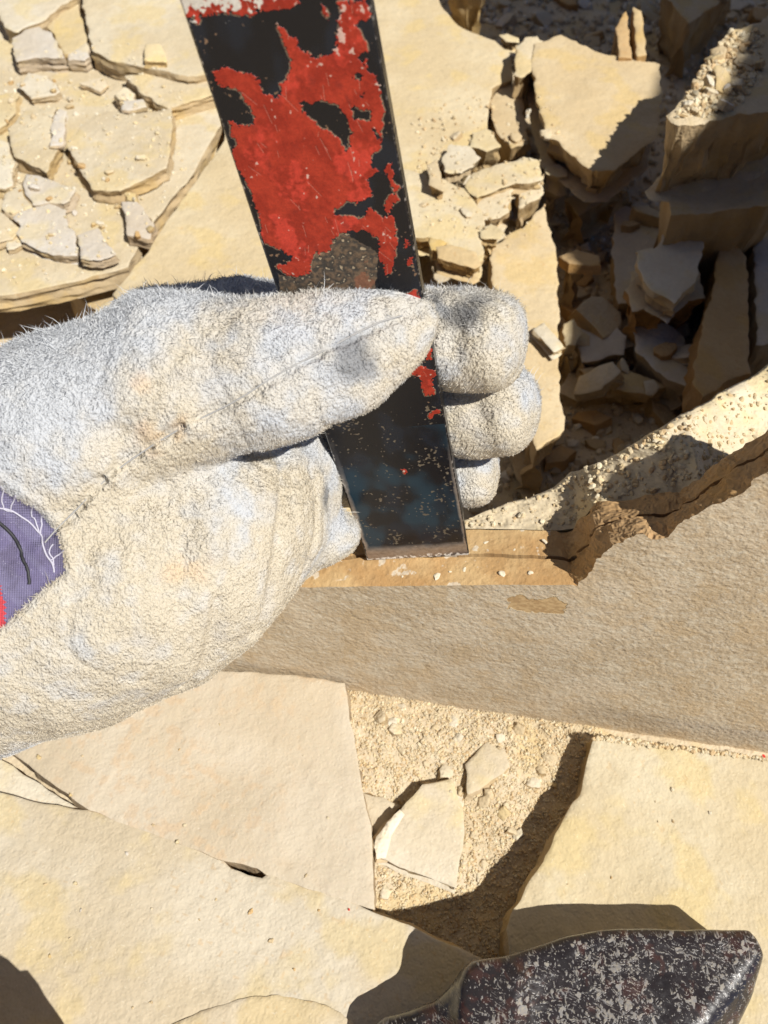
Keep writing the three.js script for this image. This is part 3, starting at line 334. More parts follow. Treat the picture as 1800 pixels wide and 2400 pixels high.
function where(x, z) { let b = null, d = 9; for (const m of marks) { const q = Math.hypot(m[1] - x, m[2] - z); if (q < d) { d = q; b = m; } } const dx = x - b[1], dz = z - b[2], h = dx < 0 ? 'left' : 'right', v = dz < 0 ? 'behind' : 'in front'; return (Math.abs(dx) > 2 * Math.abs(dz) ? h + ' of' : Math.abs(dz) > 2 * Math.abs(dx) ? v + (v === 'behind' ? '' : ' of') : (v === 'behind' ? 'behind and ' : 'before and ') + h + ' of') + ' the ' + b[0]; }
function rubble(zone, n, s0, s1, label, group, lift, below = 1) {
  let x0 = 1e9, x1 = -1e9, z0 = 1e9, z1 = -1e9; zone.forEach(p => { x0 = Math.min(x0, p[0]); x1 = Math.max(x1, p[0]); z0 = Math.min(z0, p[1]); z1 = Math.max(z1, p[1]); });
  for (let k = 0, tr = 0; k < n && tr < n * 40; tr++) {
    const x = mix(x0, x1, R()), z = mix(z0, z1, R()); if (!inside(zone, x, z) || topAt(x, z) > below) continue; k++;
    const s = mix(s0, s1, Math.pow(R(), 1.7)), m = 5 + Math.floor(R() * 3), ph = R() * 6.28, el = 0.5 + R() * 0.5, poly = [];
    for (let i = 0; i < m; i++) { const a = i / m * 6.283 + (R() - 0.5) * 0.7, r = s * (0.7 + 0.5 * R()), px = Math.cos(a) * r, pz = Math.sin(a) * r * el; poly.push([px * Math.cos(ph) - pz * Math.sin(ph), px * Math.sin(ph) + pz * Math.cos(ph)]); }
    const ti = label.startsWith('fragment') ? [2, 2, 3, 5][Math.floor(R() * 4)] : Math.floor(R() * rubbleMats.length), t = s * (0.3 + 0.6 * R()), base = topAt(x, z), keep = tops.length;
    const g = stoneGeo(poly, t, t, { rag: s * 0.08, ragf: 1.2 / s, wave: s * 0.04, side: s * 0.07, tint: rubbleMats[ti], step: s * 0.22, grid: s * 0.5, rows: 3 }); tops.length = keep;
    const o = tag(mesh('stone_chip', g, M.rough), (s < mix(s0, s1, 0.12) ? 'tiny ' : s < mix(s0, s1, 0.4) ? 'small ' : 'larger ') + rubbleNames[ti] + ' ' + label + ' ' + where(x, z), 'stone', group); o.position.set(x, base - t * 0.25 + lift, z); o.rotation.set((R() - 0.5) * 0.9, 0, (R() - 0.5) * 0.9);
  }
}
rubble([[0.1431,-0.4146],[0.2205,-0.42],[0.3126,-0.3884],[0.2805,-0.2207],[0.1359,-0.1498],[0.0628,-0.1117],[0.0784,-0.1498],[0.1148,-0.17]], 85, 0.004, 0.016, 'chip in the dark pit,', 'chips in the shadowed pit', 0, 0.012);
rubble([[0.0772,-0.6892],[0.1689,-0.7473],[0.4222,-0.7473],[0.4023,-0.6734],[0.3169,-0.6503],[0.237,-0.5128],[0.2423,-0.5851],[0.1686,-0.6353],[0.1294,-0.6353]], 80, 0.004, 0.018, 'chip in the top shadow,', 'chips in the shadow along the top edge', 0, 0.02);
rubble([[0.0524,-0.6135],[0.0752,-0.6209],[0.1089,-0.5712],[0.0943,-0.5712],[0.0663,-0.592]], 14, 0.003, 0.008, 'sunlit top chip,', 'chips along the yellow slab', 0.01);
rubble([[0.0316,-0.3983],[0.0805,-0.4194],[0.109,-0.4141],[0.1121,-0.3485],[0.0658,-0.2855],[0.0366,-0.2687],[0.0231,-0.294]], 13, 0.003, 0.007, 'sunlit chip by the blade,', 'chips right of the blade', 0);
rubble([[0.164,-0.2754],[0.1862,-0.3207],[0.2131,-0.3634],[0.2289,-0.3634],[0.2143,-0.3117],[0.1871,-0.2775]], 26, 0.003, 0.009, 'stone on the ridge top,', 'stones on the ridge block', 0.001);
rubble([[-0.2857,-0.4601],[-0.2064,-0.4659],[-0.1504,-0.4318],[-0.1351,-0.3357],[-0.152,-0.2581],[-0.2116,-0.2502],[-0.2373,-0.2581]], 40, 0.0015, 0.0042, 'chip on the cracked slab,', 'tiny chips on the cracked slab', 0.0005);
rubble([[-0.0041,0.0203],[0.0716,0.0382],[0.0889,0.0433],[0.0738,0.0743],[0.0454,0.1029],[0.0178,0.1163],[-0.0018,0.113],[-0.0036,0.0994],[0.0324,0.108],[0.0378,0.0743],[0.0193,0.0591],[0,0.0649],[-0.0078,0.0552]], 64, 0.0011, 0.0044, 'fragment in the front grit,', 'fragments in the front grit', 0);
rubble([[-0.155,0.0395],[-0.0236,0.0293],[-0.0089,0.0952],[0.017,0.1278],[-0.0488,0.1544],[-0.1303,0.1544],[-0.1557,0.0865]], 26, 0.0006, 0.0017, 'flake on a slab,', 'flakes on the front slabs', 0.0001);
rubble([[0.1037,0.0591],[0.1659,0.0591],[0.1534,0.1119],[0.0697,0.1119]], 8, 0.0006, 0.0013, 'flake on a slab,', 'flakes on the right slab', 0.0001);

// ---------------------------------------------------------------- grit too small to count
function grit(name, label, n, s0, s1, sample, cols) {
  const g = new THREE.IcosahedronGeometry(1, 0), a = g.attributes.position; for (let i = 0; i < a.count; i++) { const k = 1 + 0.55 * N3(a.getX(i) * 1.7, a.getY(i) * 1.7 + 3, a.getZ(i) * 1.7); a.setXYZ(i, a.getX(i) * k, a.getY(i) * k * 0.7, a.getZ(i) * k * 0.85); } g.computeVertexNormals();
  const im = new THREE.InstancedMesh(g, std({ roughness: 0.95 }), n), m = new THREE.Matrix4(), q = new THREE.Quaternion(), e = new THREE.Euler(), c = new THREE.Color();
  for (let i = 0; i < n; i++) { const s = mix(s0, s1, Math.pow(R(), 3.2)); const p = sample(s); e.set(R() * 6.28, R() * 6.28, R() * 6.28); q.setFromEuler(e); m.compose(p, q, new V3(s * (0.8 + 0.5 * R()), s * (0.7 + 0.4 * R()), s)); im.setMatrixAt(i, m); const t = cols[Math.floor(R() * cols.length)], k = 0.85 + 0.3 * R(); im.setColorAt(i, c.setRGB(t[0] * k, t[1] * k, t[2] * k)); }
  im.name = numbered(name); im.castShadow = im.receiveShadow = true; scene.add(im); return tag(im, label, 'grit', null, 'stuff');
}
const inZone = zone => { let x0 = 1e9, x1 = -1e9, z0 = 1e9, z1 = -1e9; zone.forEach(p => { x0 = Math.min(x0, p[0]); x1 = Math.max(x1, p[0]); z0 = Math.min(z0, p[1]); z1 = Math.max(z1, p[1]); }); return () => { for (;;) { const x = mix(x0, x1, R()), z = mix(z0, z1, R()); if (inside(zone, x, z)) return [x, z]; } }; };
const GC = [[0.56, 0.45, 0.28], [0.59, 0.49, 0.32], [0.56, 0.43, 0.25], [0.61, 0.53, 0.38], [0.55, 0.46, 0.31], [0.5, 0.36, 0.2]];
{
  const z1 = inZone([[-0.0209,0.0094],[0.0771,0.0311],[0.1049,0.0353],[0.0944,0.0536],[0.0637,0.1087],[0.0487,0.1379],[-0.0072,0.1187],[-0.0115,0.0729],[-0.0202,0.0332]]);
  grit('fine_grit', 'fine buff grit filling the gap between the front slabs', 26000, 0.00016, 0.0010, s => { const [x, z] = z1(); return new V3(x, groundY(x, z) + s * 0.15, z); }, GC);
  const z2 = inZone([[0.0427,-0.7647],[0.4695,-0.7647],[0.3041,-0.2057],[0.129,-0.1367],[0.0395,-0.0967],[0.0361,-0.1367],[0.0968,-0.2057],[0.0323,-0.3783]]);
  grit('coarse_grit', 'coarse gravel lying in the shadowed pit', 9000, 0.0008, 0.005, s => { const [x, z] = z2(); return new V3(x, groundY(x, z) + s * 0.3, z); }, [[0.5, 0.4, 0.26], [0.55, 0.48, 0.36], [0.42, 0.33, 0.22], [0.6, 0.55, 0.46]]);
  const { lf, lb, at } = ledge;
  grit('crumbs', 'crumbs of stone on the sunlit top of the crumbly block', 1500, 0.0002, 0.0016, s => { const f = Math.pow(R(), 0.6), a = at(lf, f), b = at(lb, f), k = 0.06 + 0.86 * R(); const p = a.lerp(b, k); p.y += 0.0026 * fb3(p.x * 90, p.y * 60, p.z * 90, 4) + 0.0016 * Math.abs(fb3(p.x * 260, 1, p.z * 260, 3)) + s * 0.2; return p; }, GC);
  const z4 = inZone([[-0.2931,-0.4777],[-0.1974,-0.4897],[-0.1473,-0.4318],[-0.1334,-0.345],[-0.1514,-0.2542],[-0.2343,-0.2347]]);
  grit('pale_crumbs', 'pale dust crumbs scattered over the cracked slab', 1300, 0.0003, 0.0018, s => { const [x, z] = z4(); return new V3(x, topAt(x, z) + s * 0.2, z); }, [[0.6, 0.52, 0.37], [0.63, 0.57, 0.45], [0.58, 0.47, 0.28]]);
  const z5 = inZone([[0.0935,0.0427],[0.1768,0.053],[0.176,0.0564],[0.0931,0.0459]]);
  grit('edge_crumbs', 'crumbs lying along the foot of the standing slab', 1500, 0.0003, 0.0016, s => { const [x, z] = z5(); return new V3(x, topAt(x, z) + s * 0.3, z); }, GC);
  const z6 = inZone([[0.0193,-0.4194],[0.0853,-0.4414],[0.1223,-0.388],[0.1172,-0.3116],[0.067,-0.2606],[0.0227,-0.277]]);
  grit('sunlit_grit', 'sunlit grit between the stones right of the blade', 600, 0.0004, 0.002, s => { const [x, z] = z6(); return new V3(x, topAt(x, z) + s * 0.2, z); }, GC);
  const z7 = inZone([[0.1616,-0.2754],[0.1871,-0.3253],[0.2142,-0.3684],[0.2353,-0.3684],[0.2193,-0.3117],[0.1891,-0.2754]]);
  grit('ridge_grit', 'grit strewn over the half sunlit ridge block', 900, 0.0006, 0.003, s => { const [x, z] = z7(); return new V3(x, topAt(x, z) + s * 0.2, z); }, GC);
}
tag(mesh('paint_flake', new THREE.TetrahedronGeometry(0.0011).scale(1, 0.5, 1.2).translate(...[[0.1684,0.0135,0.0542]][0]), std({ color: new THREE.Color().setRGB(0.6, 0.03, 0.02) })), 'red paint flake at the foot of the standing slab on the right', 'paint flake');
tag(mesh('paint_flake', new THREE.TetrahedronGeometry(0.0005).scale(1, 0.5, 1.6).translate(...[[-0.0143,0.0083,0.1164]][0]), std({ color: new THREE.Color().setRGB(0.6, 0.03, 0.02) })), 'tiny red paint flake on the broad lower left slab', 'paint flake');

// ---------------------------------------------------------------- chisel
{
  const CC = new V3(...[0.0134,0.0966,0.0016]), CA = new V3(...[-0.1769,0.9812,-0.0778]), CW = new V3(...[0.9821,0.1812,0.0515]), CN = new V3(...[-0.0647,0.0673,0.9956]), W = 0.0413, BL = 0.226;
  const red = [
    [[-0.0184,0.1973],[-0.0166,0.1978],[-0.0123,0.1969],[-0.0105,0.1958],[-0.0083,0.1936],[-0.008,0.1908],[-0.0057,0.1888],[-0.0042,0.1903],[-0.0038,0.1918],[-0.0017,0.1932],[-0.0001,0.1972],[-0.0003,0.2014],[-0.0008,0.2027],[-0.0009,0.2044],[0.0009,0.2045],[0.0015,0.2026],[0.0028,0.2019],[0.0032,0.1993],[0.0049,0.1975],[0.0089,0.1964],[0.0112,0.1991],[0.013,0.2034],[0.0139,0.2054],[0.0135,0.2081],[0.0199,0.2071],[0.0199,0.2042],[0.0181,0.2028],[0.0166,0.2023],[0.0174,0.2],[0.0183,0.1981],[0.0173,0.1925],[0.0194,0.189],[0.0188,0.1813],[0.0172,0.1751],[0.0143,0.1711],[0.0133,0.1687],[0.0154,0.1673],[0.0122,0.1664],[0.0117,0.1639],[0.013,0.161],[0.009,0.1596],[0.0047,0.1595],[0.0013,0.1582],[0.0016,0.1564],[0.0046,0.156],[0.0081,0.1549],[0.0111,0.1573],[0.0135,0.1541],[0.0165,0.155],[0.017,0.151],[0.015,0.1419],[0.0131,0.1364],[0.0116,0.1366],[0.0106,0.141],[0.0112,0.1478],[0.0086,0.1513],[0.0036,0.1511],[0.0002,0.1503],[-0.0017,0.1475],[-0.0029,0.1455],[-0.0068,0.1452],[-0.0094,0.1401],[-0.0139,0.1383],[-0.0188,0.1422],[-0.0185,0.1433],[-0.0138,0.1438],[-0.0125,0.1459],[-0.0154,0.1474],[-0.0192,0.1505],[-0.0197,0.1543],[-0.0185,0.1591],[-0.0188,0.1648],[-0.0196,0.1701],[-0.0204,0.1735],[-0.0203,0.1773],[-0.0185,0.1801],[-0.0191,0.1832],[-0.0184,0.1852],[-0.0159,0.1839],[-0.0137,0.1833],[-0.0121,0.1846],[-0.0124,0.1875],[-0.0129,0.1899],[-0.0135,0.1916],[-0.0151,0.1935],[-0.0173,0.1936],[-0.0187,0.194]],
    [[-0.0211,0.216],[0.0059,0.2118],[0.0049,0.2085],[0.002,0.2079],[-0.0008,0.2082],[-0.0046,0.2084],[-0.0085,0.2085],[-0.0122,0.2094],[-0.0172,0.2092],[-0.0183,0.2076],[-0.0189,0.2095],[-0.0211,0.2107]],
    [[0.0065,0.0978],[0.0128,0.1047],[0.0145,0.1015],[0.0198,0.0993],[0.0202,0.0971],[0.0188,0.0958],[0.0192,0.0932],[0.0184,0.0886],[0.0157,0.0885],[0.0144,0.0923],[0.0154,0.0944],[0.014,0.0982],[0.0099,0.0967]], [[0.0188,0.1146],[0.0203,0.1123],[0.0198,0.103],[0.0183,0.1041],[0.0177,0.1084]], [[-0.0004,0.0888],[0.0018,0.0933],[0.0043,0.0945],[0.0027,0.091]], [[0.0153,0.0786],[0.0166,0.0816],[0.0197,0.0823],[0.0198,0.0805],[0.0175,0.0799],[0.0163,0.0779]], [[0.0022,0.0542],[0.0037,0.054],[0.0044,0.0516],[0.0029,0.0508]], [[0.0157,0.1287],[0.019,0.1305],[0.0197,0.1267],[0.0166,0.1263]], [[0.0173,0.1689],[0.0188,0.1695],[0.0187,0.1646],[0.0197,0.162],[0.0184,0.1607],[0.0178,0.1635],[0.0171,0.166]], [[0.0161,0.1601],[0.0186,0.1602],[0.0191,0.1584],[0.0169,0.1572],[0.0157,0.1551],[0.0145,0.1565]], [[0.0186,0.1469],[0.0192,0.1454],[0.0187,0.1435],[0.018,0.1448]], [[0.0182,0.1406],[0.0195,0.1408],[0.0195,0.1387],[0.0182,0.1383]], [[-0.0008,0.2049],[0.0012,0.2041],[0.0013,0.203],[-0.0004,0.2027]], [[0.0098,0.2082],[0.0105,0.2072],[0.0111,0.2049],[0.0104,0.2046],[0.0099,0.206]], [[-0.0029,0.178],[-0.0023,0.1779],[-0.0024,0.1778]]];
  const holes = [[[-0.0001,0.1877],[0.0044,0.1868],[0.008,0.1854],[0.0098,0.1831],[0.0106,0.1789],[0.0097,0.1755],[0.0078,0.1737],[0.0073,0.1771],[0.0049,0.1792],[0.0022,0.182],[0.0002,0.1852]], [[0.0118,0.1845],[0.0161,0.1834],[0.0166,0.1816],[0.0149,0.1804],[0.0118,0.1817]], [[0.0135,0.1918],[0.0148,0.1922],[0.0154,0.1911],[0.0144,0.1903],[0.0135,0.1906]], [[0.016,0.1959],[0.0174,0.1961],[0.0179,0.1946],[0.0163,0.1939],[0.0157,0.1948]], [[0.0146,0.1874],[0.0156,0.1877],[0.0151,0.1867]], [[0.0154,0.1787],[0.0168,0.1779],[0.0169,0.1752],[0.016,0.1762]]];
  const rust = [[[-0.0026,0.1516],[0.0021,0.1516],[0.007,0.1471],[0.0105,0.1438],[0.0073,0.1298],[-0.02,0.1317],[-0.0128,0.1398],[-0.0073,0.1448]], [[-0.0188,0.1406],[-0.0134,0.1377],[-0.0134,0.1278],[-0.0212,0.1319]]];
  const hit = (L, a, b) => L.some(p => p.length > 2 && inside(p, a, b));
  const w = 400, h = 2048, UW = W + 0.002, mk = new Float32Array(w * h);
  for (let j = 0; j < h; j++) for (let i = 0; i < w; i++) { const a = (i + 0.5) / w * UW - UW / 2, b = (j + 0.5) / h * BL; const k = 0.0015, fx = a + k * fb3(a * 330, b * 330, 1, 5) + 0.0006 * N3(a * 1500, b * 1500, 4), fy = b + k * 1.3 * fb3(a * 330, b * 330, 9, 5) + 0.0007 * N3(a * 1500, b * 1500, 14); if (hit(red, fx, fy) && !hit(holes, fx, fy)) mk[j * w + i] = 1; }
  const bl = new Float32Array(w * h), rr = 4; for (let j = 0; j < h; j++) for (let i = 0; i < w; i++) { let s = 0, c = 0; for (let y = -rr; y <= rr; y += 2) for (let x = -rr; x <= rr; x += 2) { const X = i + x, Y = j + y; if (X < 0 || Y < 0 || X >= w || Y >= h) continue; s += mk[Y * w + X]; c++; } bl[j * w + i] = s / c; }
  const scr = []; { const q = rng(9); for (let i = 0; i < 110; i++) { const a = (q() - 0.5) * W, b = 0.095 + q() * 0.12, an = 1.75 + (q() - 0.5) * 1.1, l = 0.001 + q() * q() * 0.008; scr.push([a, b, a + Math.cos(an) * l, b + Math.sin(an) * l]); } }
  const scratch = (a, b) => { for (const s of scr) { const dx = s[2] - s[0], dy = s[3] - s[1], t = clamp(((a - s[0]) * dx + (b - s[1]) * dy) / (dx * dx + dy * dy)), d = Math.hypot(a - s[0] - dx * t, b - s[1] - dy * t); if (d < 0.00006) return 1; } return 0; };
  const info = new Float32Array(w * h * 3);
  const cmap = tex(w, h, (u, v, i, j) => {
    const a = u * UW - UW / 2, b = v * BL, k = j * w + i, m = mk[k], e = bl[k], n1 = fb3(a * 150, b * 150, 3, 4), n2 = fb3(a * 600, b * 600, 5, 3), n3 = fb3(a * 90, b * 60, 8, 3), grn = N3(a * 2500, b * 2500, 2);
    let rough = 0.27, metal = 0, hgt = 0.35, c;
    const dl = a + W / 2, dr = W / 2 - a, edgeW = Math.min(dl * 1.0, dr * 1.7), worn = smooth(0.0026, 0.0010, edgeW + 0.0012 * n1) * smooth(0.07, 0.035, b + 0.02 * n3), tip = smooth(0.0092, 0.0042, b - 0.00009 * 1 + 0.0016 * n1 - 0.11 * Math.max(0, Math.abs(a) - 0.013) + 0);
    c = mix3([0.006, 0.006, 0.009], [0.009, 0.012, 0.020], smooth(-0.1, 0.25, n3));
    if (b < 0.075) c = mix3(c, [0.012, 0.030, 0.046], smooth(0.02, 0.3, fb3(a * 60, b * 45, 12, 3) + 0.08));  // bluish sky reflection on the lower blade, mixed into its colour
    const sp = N3(a * 760, b * 820, 21) + 0.35 * N3(a * 1700, b * 1700, 31) + 1.1 * fb3(a * 110, b * 90, 22, 3); if (b < 0.085 && sp > 0.62) { c = mix3([0.10, 0.075, 0.048], [0.18, 0.145, 0.10], 0.5 + n2); rough = 0.7; hgt = 0.28; }
    if (b >= 0.085 && sp > 0.7) { c = [0.2, 0.12, 0.07]; rough = 0.7; }
    if (hit(rust, a + 0.0015 * n1, b + 0.0015 * n2)) { c = mix3([0.05, 0.042, 0.034], [0.15, 0.10, 0.062], smooth(-0.25, 0.35, n2 + 0.5 * n1)); if (n1 > 0.22) c = [0.2, 0.09, 0.05]; if (n2 < -0.3) c = [0.36, 0.28, 0.18]; rough = 0.75; hgt = 0.3 + 0.2 * n2; }
    if (m) { c = mix3([0.27, 0.021, 0.009], [0.37, 0.034, 0.015], smooth(-0.25, 0.3, n1 + 0.4 * n2)); c = mix3(c, [0.55, 0.05, 0.03], 0.7 * Math.max(smooth(0.12, 0.3, n3 + 0.3 * n2), e < 0.75 ? 0.6 + n2 : 0)); c = mix3(c, [0.2, 0.02, 0.012], 0.6 * smooth(0.2, 0.45, fb3(a * 260, b * 110, 41, 3))); if (e < 0.5) c = mix3(c, [0.6, 0.3, 0.2], smooth(0.05, 0.3, n2)); rough = 0.5; hgt = 0.75 + 0.12 * n2; const sc = n2 + 0.8 * fb3(a * 200, b * 60, 33, 3); if (sc > 0.5 - 0.25 * smooth(0.185, 0.2, b) * smooth(0, 0.006, a)) { c = mix3(c, [0.6, 0.5, 0.42], 0.7); rough = 0.8; } if (scratch(a, b)) { c = mix3(c, [0.6, 0.3, 0.22], 0.6); hgt -= 0.1; } }
    else if (e > 0.2 && e < 0.5 && n1 > 0.02) { c = mix3(c, [0.36, 0.24, 0.15], 0.6); rough = 0.8; }
    if (b > 0.202 && a < -0.002 && n2 * 0.5 + 0.4 * n1 > 0.26 - (b - 0.2065) * 60) { c = mix3([0.5, 0.44, 0.36], [0.62, 0.58, 0.52], 0.5 + n2); rough = 0.9; hgt = 0.8; }
    const wr = Math.max(worn, tip); if (wr > 0 && !m) { c = mix3(c, mix3([0.33, 0.28, 0.24], [0.5, 0.44, 0.4], 0.5 + n2), wr * 0.85); metal = wr * 0.75; rough = mix(rough, 0.42, wr); }
    if (edgeW < 0.0007 + 0.0004 * n1 && !m) { c = mix3([0.03, 0.028, 0.028], [0.45, 0.42, 0.4], smooth(0.05, 0.5, n2)); metal = 0.6; }
    if (b < 0.0022 && n2 + 0.3 * n1 > 0.1 + (b - 0.001) * 200) { c = [0.66, 0.6, 0.52]; metal = 0; rough = 0.9; }
    const g = 1 + 0.25 * grn; info[k * 3] = hgt; info[k * 3 + 1] = rough; info[k * 3 + 2] = metal; return [c[0] * g, c[1] * g, c[2] * g];
  }, true, true);
  const rm = tex(w, h, (u, v, i, j) => { const k = (j * w + i) * 3; return [0, info[k + 1], info[k + 2]]; }, false, true), bm = tex(w, h, (u, v, i, j) => info[(j * w + i) * 3], false, true);
  const rows = [0, 0.004, 0.012, 0.024, 0.06, 0.12, 0.18, 0.24, 0.31], pos = [], uv = [], idx = [], ch = 0.0005;
  const sec = b => { const th = mix(0.0007, 0.0058, smooth(0, 0.03, b)), c = Math.min(ch, th * 0.3), hw = W / 2; return [[-hw + c, 0], [hw - c, 0], [hw, -c], [hw, -th + c], [hw - c, -th], [-hw + c, -th], [-hw, -th + c], [-hw, -c]]; };
  const quad = (A, B, C, D, ua, ub, va, vb) => { const s = pos.length / 3; for (const p of [A, B, C, D]) pos.push(p.x, p.y, p.z); uv.push(ua, va, ub, va, ub, vb, ua, vb); idx.push(s, s + 1, s + 2, s, s + 2, s + 3); };
  const P = (q, b) => new V3().copy(CC).addScaledVector(CW, q[0]).addScaledVector(CN, q[1]).addScaledVector(CA, b);
  const U = x => (x + UW / 2) / UW;
  for (let r = 0; r < rows.length - 1; r++) { const s0 = sec(rows[r]), s1 = sec(rows[r + 1]); for (let k = 0; k < 8; k++) { const k2 = (k + 1) % 8; quad(P(s0[k], rows[r]), P(s0[k2], rows[r]), P(s1[k2], rows[r + 1]), P(s1[k], rows[r + 1]), U(s0[k][0]), U(s0[k2][0]), rows[r] / BL, rows[r + 1] / BL); } }
  for (const b of [rows[0], rows[rows.length - 1]]) { const s = sec(b); quad(P(s[7], b), P(s[2], b), P(s[3], b), P(s[6], b), 0, 1, b / BL, b / BL); quad(P(s[0], b), P(s[1], b), P(s[2], b), P(s[7], b), 0, 1, b / BL, b / BL); quad(P(s[6], b), P(s[3], b), P(s[4], b), P(s[5], b), 0, 1, b / BL, b / BL); }
  const g = geo(pos, idx, uv); g.computeVertexNormals();
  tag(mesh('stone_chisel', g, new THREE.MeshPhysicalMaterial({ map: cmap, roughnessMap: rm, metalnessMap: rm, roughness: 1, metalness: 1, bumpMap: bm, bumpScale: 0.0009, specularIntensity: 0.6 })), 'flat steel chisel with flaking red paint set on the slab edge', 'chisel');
}

// ---------------------------------------------------------------- signed distance shapes to meshes
const smin = (a, b, k) => { const h = Math.max(k - Math.abs(a - b), 0) / k; return Math.min(a, b) - h * h * k * 0.25; };
function nets(sdf, lo, hi, h, band = 1.6) {
  const n = [0, 1, 2].map(i => Math.ceil((hi[i] - lo[i]) / h / 4) * 4 + 1), F = new Float32Array(n[0] * n[1] * n[2]), ID = (i, j, k) => i + n[0] * (j + n[1] * k);
  for (let k = 0; k < n[2]; k += 4) for (let j = 0; j < n[1]; j += 4) for (let i = 0; i < n[0]; i += 4) {
    const c = sdf(lo[0] + (i + 1.5) * h, lo[1] + (j + 1.5) * h, lo[2] + (k + 1.5) * h, true), skip = Math.abs(c) > 2.7 * h * band;
    for (let z = k; z < Math.min(k + 4, n[2]); z++) for (let y = j; y < Math.min(j + 4, n[1]); y++) for (let x = i; x < Math.min(i + 4, n[0]); x++) F[ID(x, y, z)] = skip ? c : sdf(lo[0] + x * h, lo[1] + y * h, lo[2] + z * h);
  }
  const vid = new Int32Array(F.length).fill(-1), pos = [], idx = [];
  for (let k = 0; k < n[2] - 1; k++) for (let j = 0; j < n[1] - 1; j++) for (let i = 0; i < n[0] - 1; i++) {
    const b = ID(i, j, k), f = []; let neg = 0; for (let q = 0; q < 8; q++) { f[q] = F[b + (q & 1) + n[0] * ((q >> 1) & 1) + n[0] * n[1] * (q >> 2)]; if (f[q] < 0) neg++; } if (!neg || neg === 8) continue;
    let x = 0, y = 0, z = 0, c = 0; for (let q = 0; q < 8; q++) for (let d = 1; d < 8; d <<= 1) if (!(q & d)) { const r = q | d; if ((f[q] < 0) !== (f[r] < 0)) { const t = f[q] / (f[q] - f[r]); x += (q & 1) + (d === 1 ? t : 0); y += ((q >> 1) & 1) + (d === 2 ? t : 0); z += (q >> 2) + (d === 4 ? t : 0); c++; } }
    vid[b] = pos.length / 3; pos.push(lo[0] + (i + x / c) * h, lo[1] + (j + y / c) * h, lo[2] + (k + z / c) * h);
  }
  const st = [1, n[0], n[0] * n[1]];
  for (let k = 1; k < n[2] - 1; k++) for (let j = 1; j < n[1] - 1; j++) for (let i = 1; i < n[0] - 1; i++) {
    const b = ID(i, j, k), s = F[b] < 0; for (let d = 0; d < 3; d++) { if (s === (F[b + st[d]] < 0)) continue; const u = st[(d + 1) % 3], v = st[(d + 2) % 3], q = [vid[b - u - v], vid[b - v], vid[b], vid[b - u]]; if (q.some(e => e < 0)) continue; s ? idx.push(q[0], q[1], q[2], q[0], q[2], q[3]) : idx.push(q[0], q[2], q[1], q[0], q[3], q[2]); }
  }
  return { pos, idx };
}
function gradOf(sdf) { return (x, y, z, e = 0.0005) => { const g = [sdf(x + e, y, z) - sdf(x - e, y, z), sdf(x, y + e, z) - sdf(x, y - e, z), sdf(x, y, z + e) - sdf(x, y, z - e)], l = Math.hypot(...g) || 1; return [g[0] / l, g[1] / l, g[2] / l]; }; }

